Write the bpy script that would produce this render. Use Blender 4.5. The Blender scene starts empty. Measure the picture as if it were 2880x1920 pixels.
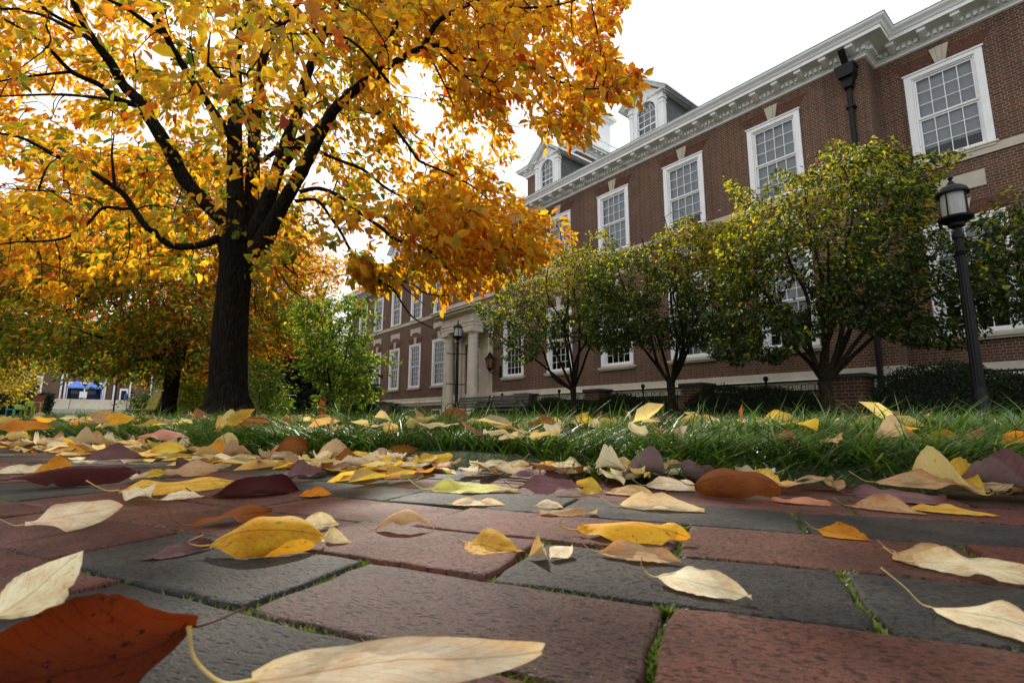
import bpy, bmesh, math, random
import numpy as np
from mathutils import Vector, Matrix
SC = bpy.context.scene
COL = SC.collection
rng = np.random.default_rng(7)
random.seed(7)
PI = math.pi
rad = math.radians

# ------------------------------------------------------------------ camera
F_SRC, PITCH, ROLL, HEAD, CAM_Z = 1407.7, 0.156365, 0.0053393, 0.677963, 0.10
cp, sp = math.cos(PITCH), math.sin(PITCH)
Fw = np.array([0, cp, sp]); U0 = np.array([0, -sp, cp]); X0 = np.array([1.0, 0, 0])
Rt = math.cos(ROLL) * X0 + math.sin(ROLL) * U0
Up = -math.sin(ROLL) * X0 + math.cos(ROLL) * U0
DD = np.array([-math.sin(HEAD), math.cos(HEAD), 0]); NN = np.array([math.cos(HEAD), math.sin(HEAD), 0])
K = 2880 / 2352.0

def ray(u, v):            # 2880 x 1920 picture coordinates -> direction
    return Fw + (u - 1440) / F_SRC * Rt + (960 - v) / F_SRC * Up
def at(u, v, t):
    return ray(u, v) * t + np.array([0, 0, CAM_Z])
def atv(u, v, t):         # 2352 x 1568 coordinates
    return at(u * K, v * K, t)
def gndv(u, v, z=0.0):
    d = ray(u * K, v * K)
    if d[2] > -0.02: d = d.copy(); d[2] = -0.02
    return d * ((z - CAM_Z) / d[2]) + np.array([0, 0, CAM_Z])
def projv(P):             # points (N,3) -> view coords, depth
    Q = np.asarray(P, float) - np.array([0, 0, CAM_Z])
    z = Q @ Fw; z = np.where(z < 1e-3, 1e-3, z)
    return (1440 + F_SRC * (Q @ Rt) / z) / K, (960 - F_SRC * (Q @ Up) / z) / K, Q @ Fw

cam_d = bpy.data.cameras.new('camera'); cam = bpy.data.objects.new('camera', cam_d); COL.objects.link(cam)
cam_d.sensor_width = 36; cam_d.lens = 36 * F_SRC / 2880; cam_d.clip_start = 0.01; cam_d.clip_end = 2000
M = Matrix((Rt, Up, -Fw)).transposed().to_4x4(); M.translation = Vector((0, 0, CAM_Z)); cam.matrix_world = M
cam_d.dof.use_dof = True; cam_d.dof.focus_distance = 1.3; cam_d.dof.aperture_fstop = 16
SC.camera = cam

# ------------------------------------------------------------------ objects
def tag(o, label=None, cat=None, group=None, kind=None):
    if label: o['label'] = label
    if cat: o['category'] = cat
    if group: o['group'] = group
    if kind: o['kind'] = kind
    return o
def empty(name, loc=(0, 0, 0), rz=0, **kw):
    o = bpy.data.objects.new(name, None); COL.objects.link(o)
    o.location = loc; o.rotation_euler = (0, 0, rz); o.empty_display_size = .2
    return tag(o, **kw)
def link(name, me, parent=None, loc=None, rot=None):
    o = bpy.data.objects.new(name, me); COL.objects.link(o)
    if parent is not None: o.parent = parent
    if loc is not None: o.location = loc
    if rot is not None: o.rotation_euler = rot
    return o
def copy_tree(o, parent=None):
    c = o.copy(); COL.objects.link(c)
    if parent is not None: c.parent = parent
    for ch in list(o.children): copy_tree(ch, c)
    return c
def fast_mesh(name, V, quads=None, tris=None, mat=None, col=None, uv=None, smooth=False):
    V = np.asarray(V, np.float32)
    me = bpy.data.meshes.new(name)
    q = np.zeros((0, 4), np.int32) if quads is None else np.asarray(quads, np.int32)
    t = np.zeros((0, 3), np.int32) if tris is None else np.asarray(tris, np.int32)
    loops = np.concatenate([q.ravel(), t.ravel()]).astype(np.int32)
    tot = np.concatenate([np.full(len(q), 4), np.full(len(t), 3)]).astype(np.int32)
    st = np.concatenate([[0], np.cumsum(tot)[:-1]]).astype(np.int32)
    me.vertices.add(len(V)); me.vertices.foreach_set('co', V.ravel())
    me.loops.add(len(loops)); me.loops.foreach_set('vertex_index', loops)
    me.polygons.add(len(tot)); me.polygons.foreach_set('loop_start', st); me.polygons.foreach_set('loop_total', tot)
    if smooth: me.polygons.foreach_set('use_smooth', np.ones(len(tot), bool))
    if col is not None:
        a = me.color_attributes.new('Col', 'FLOAT_COLOR', 'POINT')
        c4 = np.ones((len(V), 4), np.float32); c4[:, :3] = col; a.data.foreach_set('color', c4.ravel())
    if uv is not None:
        l = me.uv_layers.new(name='UVMap'); l.data.foreach_set('uv', np.asarray(uv, np.float32)[loops].ravel())
    me.update(calc_edges=True)
    if mat: me.materials.append(mat)
    return me

class MB:                 # mesh builder: boxes, tubes, lathes, plates -> one mesh
    def __init__(s): s.v = []; s.f = []; s.uv = []; s.m = []; s.mi = 0; s.sm = []
    def add(s, V, Fs, UV=None, smooth=False):
        n = len(s.v); s.v += [tuple(map(float, p)) for p in V]
        for i, f in enumerate(Fs):
            s.f.append([n + j for j in f]); s.m.append(s.mi); s.sm.append(smooth)
            s.uv.append(UV[i] if UV else None)
        return s
    def box(s, a, b):
        x0, x1 = sorted((a[0], b[0])); y0, y1 = sorted((a[1], b[1])); z0, z1 = sorted((a[2], b[2]))
        V = [(x0, y0, z0), (x1, y0, z0), (x1, y1, z0), (x0, y1, z0), (x0, y0, z1), (x1, y0, z1), (x1, y1, z1), (x0, y1, z1)]
        Fs = [(3, 2, 1, 0), (4, 5, 6, 7), (0, 1, 5, 4), (1, 2, 6, 5), (2, 3, 7, 6), (3, 0, 4, 7)]
        return s.add(V, Fs)
    def quad(s, a, b, c, d): return s.add([a, b, c, d], [(0, 1, 2, 3)])
    def prism(s, poly, axis, a, b):      # polygon in the other two axes, extruded along axis
        n = len(poly); V = []
        for t in (a, b):
            for p, q in poly: V.append({0: (t, p, q), 1: (p, t, q), 2: (p, q, t)}[axis])
        Fs = [tuple(range(n))[::-1], tuple(range(n, 2 * n))] + [(i, (i + 1) % n, n + (i + 1) % n, n + i) for i in range(n)]
        return s.add(V, Fs)
    def tube(s, pts, rads, seg=8, cap=True):
        V, Q = tube_arrays(np.array(pts, float), np.array(rads, float) if np.ndim(rads) else np.full(len(pts), float(rads)), seg)
        Fs = [tuple(q) for q in Q]
        if cap: Fs += [tuple(range(seg))[::-1], tuple(range(len(V) - seg, len(V)))]
        return s.add(V, Fs, smooth=True)
    def lathe(s, prof, c=(0, 0, 0), seg=24, flute=0, nfl=0):
        V = []
        for r, z in prof:
            for i in range(seg):
                a = 2 * PI * i / seg; rr = r * (1 + flute * math.cos(nfl * a)) if nfl else r
                V.append((c[0] + rr * math.cos(a), c[1] + rr * math.sin(a), c[2] + z))
        Fs = []
        for j in range(len(prof) - 1):
            for i in range(seg):
                k = (i + 1) % seg; Fs.append((j * seg + i, j * seg + k, (j + 1) * seg + k, (j + 1) * seg + i))
        Fs += [tuple(range(seg))[::-1], tuple(range((len(prof) - 1) * seg, len(prof) * seg))]
        return s.add(V, Fs, smooth=True)
    def mesh(s, name, mats):
        me = bpy.data.meshes.new(name); me.from_pydata(s.v, [], s.f)
        for m in (mats if isinstance(mats, (list, tuple)) else [mats]): me.materials.append(m)
        me.polygons.foreach_set('material_index', s.m)
        me.polygons.foreach_set('use_smooth', s.sm)
        me.update(); return me
    def obj(s, name, mats, parent=None, loc=None, rot=None, bevel=0):
        o = link(name, s.mesh(name, mats), parent, loc, rot)
        if any(s.sm): 
            try: o.data.set_sharp_from_angle(angle=rad(40))
            except Exception: pass
        if bevel:
            b = o.modifiers.new('bevel', 'BEVEL'); b.width = bevel; b.segments = 2; b.limit_method = 'ANGLE'; b.angle_limit = rad(40)
        return o

def tube_arrays(P, R, seg):
    n = len(P); T = np.gradient(P, axis=0); T /= np.linalg.norm(T, axis=1)[:, None] + 1e-9
    a = np.array([0, 0, 1.0]) if abs(T[0][2]) < .9 else np.array([1.0, 0, 0])
    V = np.zeros((n, seg, 3)); u = np.cross(T[0], a); u /= np.linalg.norm(u)
    th = np.arange(seg) * 2 * PI / seg
    for i in range(n):
        u = u - T[i] * (u @ T[i]); u /= np.linalg.norm(u) + 1e-9; w = np.cross(T[i], u)
        V[i] = P[i] + R[i] * (np.cos(th)[:, None] * u + np.sin(th)[:, None] * w)
    i, j = np.meshgrid(np.arange(n - 1), np.arange(seg), indexing='ij'); k = (j + 1) % seg
    Q = np.stack([i * seg + j, i * seg + k, (i + 1) * seg + k, (i + 1) * seg + j], -1).reshape(-1, 4)
    return V.reshape(-1, 3), Q
def crom(P, per=6):       # catmull-rom resample of rows [x,y,z,r]
    P = np.array(P, float); Q = np.vstack([2 * P[0] - P[1], P, 2 * P[-1] - P[-2]]); out = []
    for i in range(1, len(Q) - 2):
        for t in np.linspace(0, 1, per, endpoint=False):
            a, b, c, d = Q[i - 1], Q[i], Q[i + 1], Q[i + 2]
            out.append(.5 * ((2 * b) + (-a + c) * t + (2 * a - 5 * b + 4 * c - d) * t * t + (-a + 3 * b - 3 * c + d) * t ** 3))
    out.append(P[-1]); return np.array(out)

# ------------------------------------------------------------------ materials
class NT:
    def __init__(s, name):
        s.m = bpy.data.materials.new(name); s.m.use_nodes = True; s.t = s.m.node_tree; s.t.nodes.clear()
        s.out = s.n('ShaderNodeOutputMaterial')
    def n(s, typ, **kw):
        nd = s.t.nodes.new(typ)
        for k, v in kw.items():
            if k.startswith('_'): setattr(nd, k[1:], v)
            else:
                key = int(k[1:]) if k[0] == 'i' and k[1:].isdigit() else k.replace('__', ' ')
                sock = nd.inputs[key]
                if isinstance(v, bpy.types.NodeSocket): s.t.links.new(v, sock)
                else:
                    if sock.type == 'RGBA' and len(v) == 3: v = (*v, 1)
                    sock.default_value = v
        return nd
    def math(s, op, a, b=0.0, clamp=False):
        return s.n('ShaderNodeMath', _operation=op, _use_clamp=clamp, i0=a, i1=b).outputs[0]
    def mix(s, f, a, b, mode='MIX'):
        nd = s.n('ShaderNodeMix', _data_type='RGBA', _blend_type=mode)
        for i, v in ((0, f), (6, a), (7, b)):
            if isinstance(v, bpy.types.NodeSocket): s.t.links.new(v, nd.inputs[i])
            else: nd.inputs[i].default_value = v if i == 0 else ((*v, 1) if len(v) == 3 else v)
        return nd.outputs[2]
    def noise(s, vec, scale, detail=4, rough=.55, dist=0):
        return s.n('ShaderNodeTexNoise', Vector=vec, Scale=scale, Detail=detail, Roughness=rough, Distortion=dist).outputs[0]
    def ramp(s, f, lo, hi, a=0.0, b=1.0):
        return s.n('ShaderNodeMapRange', i0=f, i1=lo, i2=hi, i3=a, i4=b, _clamp=True).outputs[0]
    def bump(s, h, strength=.3, dist=.01):
        return s.n('ShaderNodeBump', Height=h, Strength=strength, Distance=dist).outputs[0]
    def bsdf(s, col, rough=.6, **kw):
        b = s.n('ShaderNodeBsdfPrincipled'); 
        for k, v in dict(Base__Color=col, Roughness=rough, **kw).items():
            sock = b.inputs[k.replace('__', ' ')]
            if isinstance(v, bpy.types.NodeSocket): s.t.links.new(v, sock)
            else: sock.default_value = (*v, 1) if (sock.type == 'RGBA' and len(v) == 3) else v
        return b.outputs[0]
    def end(s, sh): s.t.links.new(sh, s.out.inputs[0]); return s.m
    def obj(s): return s.n('ShaderNodeTexCoord').outputs['Object']
    def uv(s): return s.n('ShaderNodeTexCoord').outputs['UV']

def simple(name, col, rough=.6, var=.25, scale=8, bump=.0, metal=0, spec=.5, bscale=None):
    t = NT(name); o = t.obj(); n = t.noise(o, scale, 5)
    c = t.mix(t.ramp(n, .3, .7), tuple(x * (1 - var) for x in col), tuple(min(1, x * (1 + var)) for x in col))
    kw = dict(Metallic=metal); kw['Specular__IOR__Level'] = spec
    if bump: kw['Normal'] = t.bump(t.noise(o, bscale or scale * 6, 6), bump, .02)
    return t.end(t.bsdf(c, rough, **kw))

WHITE = simple('white_paint', (.80, .81, .81), .45, .06, 3, .05)
STONE = simple('marble', (.55, .50, .405), .6, .16, 2.2, .12)
LIME = simple('limestone', (.46, .42, .33), .7, .14, 3, .15)
BLACK = simple('black_metal', (.007, .007, .008), .5, .3, 20, .05, spec=.22)
DARK = simple('dark_room', (.012, .013, .015), .9, .2, 4)
SLATE_ = None
COPPER = simple('green_copper', (.20, .29, .26), .55, .25, 5)
WOOD = simple('tan_wood', (.42, .22, .07), .5, .2, 5)
BENCH = simple('bench_wood', (.055, .050, .045), .6, .35, 12, .3)
ORANGE = simple('orange_paint', (.72, .10, .02), .42, .15, 14)
SILVER = simple('silver_metal', (.75, .75, .75), .25, .1, 10, metal=1)
RUBBER = simple('rubber', (.015, .015, .015), .7, .2, 10)

def glass_mat():
    t = NT('window_glass'); fr = t.n('ShaderNodeFresnel', IOR=1.5).outputs[0]
    n = t.bump(t.noise(t.obj(), 1.6, 2), .06, .05)
    g = t.n('ShaderNodeBsdfGlossy', Color=(.9, .93, 1.0), Roughness=.03, Normal=n).outputs[0]
    tr = t.n('ShaderNodeBsdfTransparent', Color=(.80, .84, .85)).outputs[0]
    return t.end(t.n('ShaderNodeMixShader', Fac=t.math('ADD', t.math('MULTIPLY', fr, .75), .015, True), i1=tr, i2=g).outputs[0])
GLASS = glass_mat()
def blind_mat():
    t = NT('blind'); o = t.obj(); z = t.n('ShaderNodeSeparateXYZ', Vector=o).outputs[2]
    w = t.math('SINE', t.math('MULTIPLY', z, 240))
    c = t.mix(t.ramp(w, -.6, 1), (.30, .31, .33), (.52, .53, .55))
    return t.end(t.bsdf(c, .7))
BLIND = blind_mat()
def brick_mat(name='wall_brick', vertical=False, c1=(.135, .047, .027), c2=(.055, .025, .018)):
    t = NT(name); uv = t.uv(); w, r = (.2135, .0680)
    if vertical: uv = t.n('ShaderNodeMapping', Vector=uv, Rotation=(0, 0, PI / 2)).outputs[0]; 
    wob = t.n('ShaderNodeVectorMath', _operation='ADD', i0=uv, i1=t.n('ShaderNodeVectorMath', _operation='SCALE', i0=t.n('ShaderNodeTexNoise', Vector=uv, Scale=9.0, Detail=2).outputs[1], Scale=.006).outputs[0]).outputs[0]
    b = t.n('ShaderNodeTexBrick', Vector=wob, Color1=c1, Color2=c2, Mortar=(.33, .25, .155), Scale=1.0, Mortar__Size=.0075, Mortar__Smooth=.25, Bias=-.15, Brick__Width=w, Row__Height=r, _offset=.5, _squash=.5, _squash_frequency=2)
    big = t.noise(uv, .6, 4); small = t.noise(uv, 40, 5)
    c = t.mix(t.ramp(big, .35, .7, 0, .45), b.outputs[0], (.10, .05, .035), 'MIX')
    c = t.mix(t.ramp(small, .35, .65, .0, .5), c, t.mix(1.0, c, (.55, .55, .55), 'MULTIPLY'))
    sv = t.noise(t.n('ShaderNodeMapping', Vector=uv, Scale=(1.6, .12, 1)).outputs[0], 1.5, 5, .6); c = t.mix(t.ramp(sv, .48, .72, 0, .55), c, t.mix(1.0, c, (.45, .43, .42), 'MULTIPLY')); c = t.mix(t.ramp(t.noise(uv, 1.9, 4), .55, .75, 0, .3), c, (.20, .13, .09))
    h = t.math('ADD', t.math('MULTIPLY', b.outputs[1], -1), t.math('MULTIPLY', small, .5))
    return t.end(t.bsdf(c, .85, Normal=t.bump(h, .55, .008)))
BRICK = brick_mat(); 
ARCHB = simple('arch_brick', (.105, .038, .023), .85, .5, 9, .3)
def slate_mat():
    t = NT('slate'); uv = t.uv()
    b = t.n('ShaderNodeTexBrick', Vector=uv, Color1=(.12, .13, .12), Color2=(.065, .075, .07), Mortar=(.012, .013, .013), Scale=1.0, Mortar__Size=.007, Brick__Width=.26, Row__Height=.15, _offset=.5)
    n = t.noise(uv, 25, 4); c = t.mix(t.ramp(n, .3, .7, 0, .5), b.outputs[0], (.085, .095, .085))
    return t.end(t.bsdf(c, .6, Normal=t.bump(t.math('ADD', t.math('MULTIPLY', b.outputs[1], -1), n), .5, .01)))
SLATE = slate_mat()

def bark_mat(name, col=(.020, .0145, .010), sc=1.0):
    t = NT(name); o = t.obj(); st = t.n('ShaderNodeMapping', Vector=o, Scale=(1, 1, .16)).outputs[0]
    n = t.noise(st, 34 * sc, 6, .65, .6); n2 = t.noise(o, 2.2, 3)
    v = t.n('ShaderNodeTexVoronoi', Vector=st, Scale=26 * sc, _feature='DISTANCE_TO_EDGE').outputs[0]
    c = t.mix(t.ramp(n, .35, .7), tuple(x * .35 for x in col), tuple(x * 1.5 for x in col))
    c = t.mix(t.ramp(n2, .45, .75, 0, .45), c, tuple(x * .9 for x in (col[0], col[1] * 1.25, col[2])))
    h = t.math('ADD', t.math('MULTIPLY', t.ramp(v, 0, .25), .8), n)
    return t.end(t.bsdf(c, .95, Normal=t.bump(h, 1.0, .03), Specular__IOR__Level=.12))
BARK = bark_mat('bark'); BARK2 = bark_mat('dogwood_bark', (.065, .050, .035), 2.0)

def crown_mat(name, trans=.55, gloss=.5):
    t = NT(name); c = t.n('ShaderNodeAttribute', _attribute_name='Col').outputs['Color']
    o = t.obj(); n = t.noise(o, 60, 2); c = t.mix(t.ramp(n, .35, .65, 0, .35), c, t.mix(1.0, c, (.6, .5, .45), 'MULTIPLY'))
    d = t.n('ShaderNodeBsdfPrincipled', Roughness=gloss); t.t.links.new(c, d.inputs['Base Color'])
    ct = t.mix(1.0, c, (1.5, 1.42, .8), 'MULTIPLY')
    tr = t.n('ShaderNodeBsdfTranslucent', Color=ct).outputs[0]
    return t.end(t.n('ShaderNodeMixShader', Fac=trans, i1=d.outputs[0], i2=tr).outputs[0])
CROWN = crown_mat('autumn_leaves', .66, .65); CROWN_D = crown_mat('shade_leaves', .64, .65); CROWN_G = crown_mat('glossy_leaves', .5, .52); HEDGE = crown_mat('hedge_leaves', .12, .85)

def litter_mat(name, top, back, spot=(.16, .07, .03), spots=.35, trans=.35):
    t = NT(name); uv = t.uv(); sx = t.n('ShaderNodeSeparateXYZ', Vector=uv); u, v = sx.outputs[0], sx.outputs[1]
    rnd = t.n('ShaderNodeObjectInfo').outputs['Random']
    off = t.n('ShaderNodeCombineXYZ', X=t.math('MULTIPLY', rnd, 37), Y=t.math('MULTIPLY', rnd, 91), Z=t.math('MULTIPLY', rnd, 11)).outputs[0]
    vec = t.n('ShaderNodeVectorMath', _operation='ADD', i0=uv, i1=off).outputs[0]
    a = t.math('ABSOLUTE', t.math('SUBTRACT', v, .5))
    mid = t.ramp(a, .006, .022, 1, 0)
    ph = t.math('SUBTRACT', t.math('MULTIPLY', u, 10), t.math('MULTIPLY', a, 9))
    fr = t.math('ABSOLUTE', t.math('SUBTRACT', t.math('FRACT', ph), .5))
    lat = t.ramp(fr, .0, .07, 1, 0)
    net = t.ramp(t.n('ShaderNodeTexVoronoi', Vector=t.n('ShaderNodeMapping', Vector=uv, Scale=(2.2, 1, 1)).outputs[0], Scale=26.0, _feature='DISTANCE_TO_EDGE').outputs[0], 0, .09, 1, 0)
    vein = t.math('MAXIMUM', t.math('MAXIMUM', mid, t.math('MULTIPLY', lat, .7)), t.math('MULTIPLY', net, .28))
    n1 = t.noise(vec, 3.4, 7, .68); n2 = t.noise(vec, 14, 5, .7)
    hue = t.n('ShaderNodeHueSaturation', Hue=t.math('ADD', .485, t.math('MULTIPLY', rnd, .03)), Saturation=1.0, Value=t.math('ADD', .8, t.math('MULTIPLY', t.math('FRACT', t.math('MULTIPLY', rnd, 17.3)), .4)), Color=top).outputs[0]
    c = t.mix(t.ramp(n1, .40, .66, 0, .75), hue, t.mix(1.0, hue, (.74, .50, .34), 'MULTIPLY')); n4 = t.noise(vec, 7, 4, .6); c = t.mix(t.ramp(n4, .5, .7, 0, .35), c, t.mix(1.0, c, (1.15, 1.1, .9), 'MULTIPLY'))
    sp_ = t.ramp(n2, .58, .64, 0, min(1, spots * 1.4)); edge = t.ramp(a, .36, .5, 0, .8)
    c = t.mix(sp_, c, spot); c = t.mix(t.math('MULTIPLY', edge, n1), c, spot)
    bk = t.mix(t.ramp(n1, .35, .7, 0, .5), back, tuple(x * .7 for x in back)); bk = t.mix(t.math('MULTIPLY', sp_, .5), bk, spot)
    bf = t.n('ShaderNodeNewGeometry').outputs['Backfacing']
    c = t.mix(bf, c, bk)
    c = t.mix(t.math('MULTIPLY', vein, .7), c, t.mix(1.0, c, (.58, .50, .36), 'MULTIPLY'))
    h = t.math('ADD', t.math('MULTIPLY', vein, -.8), t.math('MULTIPLY', n2, .35))
    nrm = t.bump(h, .45, .0008)
    d = t.bsdf(c, .6, Normal=nrm, Specular__IOR__Level=.10)
    tr = t.n('ShaderNodeBsdfTranslucent', Color=t.mix(1.0, c, (1.3, 1.15, .8), 'MULTIPLY'), Normal=nrm).outputs[0]
    return t.end(t.n('ShaderNodeMixShader', Fac=trans, i1=d, i2=tr).outputs[0])
LM = {
 'cream': litter_mat('leaf_cream', (.90, .81, .55), (.84, .78, .60), spots=.22),
 'yellow': litter_mat('leaf_yellow', (.80, .56, .08), (.74, .62, .28), spots=.45),
 'gold': litter_mat('leaf_gold', (.74, .36, .035), (.60, .42, .16), spots=.5),
 'tan': litter_mat('leaf_tan', (.62, .43, .22), (.58, .46, .31), spots=.4),
 'rust': litter_mat('leaf_rust', (.25, .095, .018), (.27, .14, .06), spots=.7, trans=.25),
 'russet': litter_mat('leaf_russet', (.125, .030, .004), (.12, .035, .01), (.02, .006, .003), spots=.8, trans=.45),
 'maroon': litter_mat('leaf_maroon', (.060, .014, .009), (.13, .06, .05), (.02, .01, .01), .5, .12),
 'purple': litter_mat('leaf_purple', (.15, .082, .085), (.22, .155, .16), (.05, .03, .03), .4, .12),
 'lime': litter_mat('leaf_lime', (.60, .62, .16), (.58, .60, .30), spots=.25),
 'pinkish': litter_mat('leaf_pinkish', (.46, .22, .13), (.46, .32, .22), spots=.3, trans=.25),
}
STEMM = {k: simple('petiole_' + k, c, .5, .2, 60) for k, c in dict(cream=(.50, .36, .12), yellow=(.50, .34, .08), gold=(.42, .20, .04), tan=(.32, .18, .07), rust=(.16, .045, .015), russet=(.10, .02, .012), maroon=(.07, .014, .012), purple=(.09, .04, .035), lime=(.50, .45, .10), pinkish=(.24, .09, .05)).items()}

def paver_mat():
    t = NT('paver'); c0 = t.n('ShaderNodeAttribute', _attribute_name='Col').outputs['Color']; uv = t.uv()
    st = t.n('ShaderNodeMapping', Vector=uv, Scale=(1, 2.6, 1)).outputs[0]
    pits = t.noise(st, 210, 5, .65); streak = t.noise(t.n('ShaderNodeMapping', Vector=uv, Scale=(.5, 2.4, 1)).outputs[0], 120, 6, .72)
    big = t.noise(uv, 13, 6, .65); grain = t.noise(uv, 700, 3, .7); mid = t.noise(uv, 45, 4, .6)
    c = t.mix(t.ramp(big, .38, .68, 0, .8), c0, t.mix(1.0, c0, (.42, .42, .45), 'MULTIPLY'))
    c = t.mix(t.ramp(mid, .4, .7, 0, .35), c, t.mix(1.0, c, (1.45, 1.3, 1.2), 'MULTIPLY'))
    c = t.mix(t.ramp(grain, .45, .7, 0, .6), c, t.mix(1.0, c, (1.7, 1.6, 1.5), 'MULTIPLY'))
    vp = t.n('ShaderNodeTexVoronoi', Vector=t.n('ShaderNodeMapping', Vector=uv, Scale=(1, 2.4, 1)).outputs[0], Scale=120.0).outputs['Distance']; msk = t.noise(uv, 60, 3, .5)
    pm = t.math('MULTIPLY', t.ramp(vp, .20, .33, 1, 0), t.ramp(msk, .43, .52)); pm = t.math('MAXIMUM', pm, t.ramp(pits, .565, .61)); sm = t.ramp(streak, .625, .66)
    pm2 = t.math('MAXIMUM', pm, t.math('MULTIPLY', sm, .8))
    c = t.mix(t.math('MULTIPLY', pm2, .85), c, (.010, .008, .007))
    st2 = t.noise(uv, 4.5, 3, .5); c = t.mix(t.ramp(st2, .5, .75, 0, .4), c, (.085, .075, .062))
    v = t.n('ShaderNodeTexVoronoi', Vector=uv, Scale=150).outputs['Distance']
    c = t.mix(t.ramp(v, .035, .075, .55, 0), c, (.45, .38, .32))
    h = t.math('ADD', t.math('MULTIPLY', pm2, -.8), t.math('ADD', t.math('MULTIPLY', grain, .95), t.math('MULTIPLY', t.math('ADD', mid, big), .2)))
    return t.end(t.bsdf(c, t.ramp(big, .3, .7, .42, .6), Normal=t.bump(h, 1.0, .0017), Specular__IOR__Level=.15))
PAVER = paver_mat()
def soil_mat():
    t = NT('lawn_soil'); o = t.obj(); n = t.noise(o, 6, 5); n2 = t.noise(o, 60, 4)
    e = t.n('ShaderNodeAttribute', _attribute_name='Col').outputs['Color']
    c = t.mix(t.ramp(n, .35, .65), (.022, .038, .012), (.045, .070, .018)); c = t.mix(t.ramp(n2, .5, .7, 0, .5), c, (.03, .022, .014))
    s = t.mix(t.ramp(n2, .35, .65), (.016, .018, .007), (.050, .075, .010))
    c = t.mix(t.n('ShaderNodeSeparateColor', Color=e).outputs[0], s, c)
    return t.end(t.bsdf(c, .95, Normal=t.bump(n2, .6, .02)))
SOIL = soil_mat()
def grass_mat(name='grass_blades'):
    t = NT(name); c = t.n('ShaderNodeAttribute', _attribute_name='Col').outputs['Color']
    d = t.n('ShaderNodeBsdfPrincipled', Roughness=.4); t.t.links.new(c, d.inputs['Base Color'])
    tr = t.n('ShaderNodeBsdfTranslucent', Color=t.mix(1.0, c, (1.4, 1.5, .8), 'MULTIPLY')).outputs[0]
    return t.end(t.n('ShaderNodeMixShader', Fac=.35, i1=d.outputs[0], i2=tr).outputs[0])
GRASS = grass_mat()

# ------------------------------------------------------------------ terrain
def fx(x): x = np.asarray(x, float); return -.43 * x + .13 * x * x / (1 + .6 * x * x)
EDGE = 1.00
def sstep(a, b, x): t = np.clip((x - a) / (b - a), 0, 1); return t * t * (3 - 2 * t)
def rise(x, y): return 1.9 * sstep(48, 138, np.asarray(x) * DD[0] + np.asarray(y) * DD[1])
def gz(x, y):
    e = np.asarray(y) - fx(x) - EDGE
    return -.0075 + .0375 * sstep(-.03, .06, e) + rise(x, y)
def build_lawn():
    g = lambda a, n: np.concatenate([-(np.geomspace(.05, a, n)[::-1]), [0], np.geomspace(.05, a, n)])
    xs = g(260, 46); es = np.concatenate([-np.geomspace(.12, 40, 14)[::-1], np.linspace(-.08, .1, 12), np.geomspace(.14, 330, 60)])
    Xg, Eg = np.meshgrid(xs, es, indexing='ij'); Yg = Eg + EDGE + fx(Xg); Z = gz(Xg, Yg)
    Z = Z + np.where(Eg > .15, .008 * np.sin(Xg * 3.1) * np.cos(Yg * 2.3), 0)
    V = np.stack([Xg, Yg, Z], -1).reshape(-1, 3); ne = len(es)
    i, j = np.meshgrid(np.arange(len(xs) - 1), np.arange(ne - 1), indexing='ij')
    Q = np.stack([i * ne + j, (i + 1) * ne + j, (i + 1) * ne + j + 1, i * ne + j + 1], -1).reshape(-1, 4)
    c = np.repeat(sstep(-.02, .04, Eg).reshape(-1, 1), 3, 1)
    o = link('ground', fast_mesh('ground', V, Q, mat=SOIL, col=c, smooth=True)); tag(o, kind='structure')
build_lawn()

def row_y(c, x): return c + fx(x)
CK = [-.92, -.81, -.70, -.59, -.48, -.37, -.26, -.135, -.005, .110, .222, .335, .455, .584, .715, .835, .955, 1.075, 1.19]
RED, BRN, GRY = (.118, .039, .026), (.070, .036, .025), (.033, .031, .028)
KNOWN = {  # index of the lower curve -> (joint x at upper curve, colours between them)
 9: ([-.66, -.46, -.244, -.055, .14, .34], [RED, RED, GRY, RED, GRY]),
 10: ([-.70, -.50, -.293, -.103, .088, .30, .51], [RED, RED, GRY, BRN, RED, RED]),
 11: ([-.97, -.77, -.562, -.345, -.15, .028, .226, .43, .64], [RED, GRY, RED, RED, RED, GRY, GRY, GRY]),
 12: ([-.66, -.45, -.25, -.048, .172, .372, .58], [RED, RED, RED, RED, RED, RED]),
 13: ([-.55, -.33, -.115, .09, .319, .53], [RED, GRY, GRY, GRY, GRY]),
}
JOINTS = []
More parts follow.
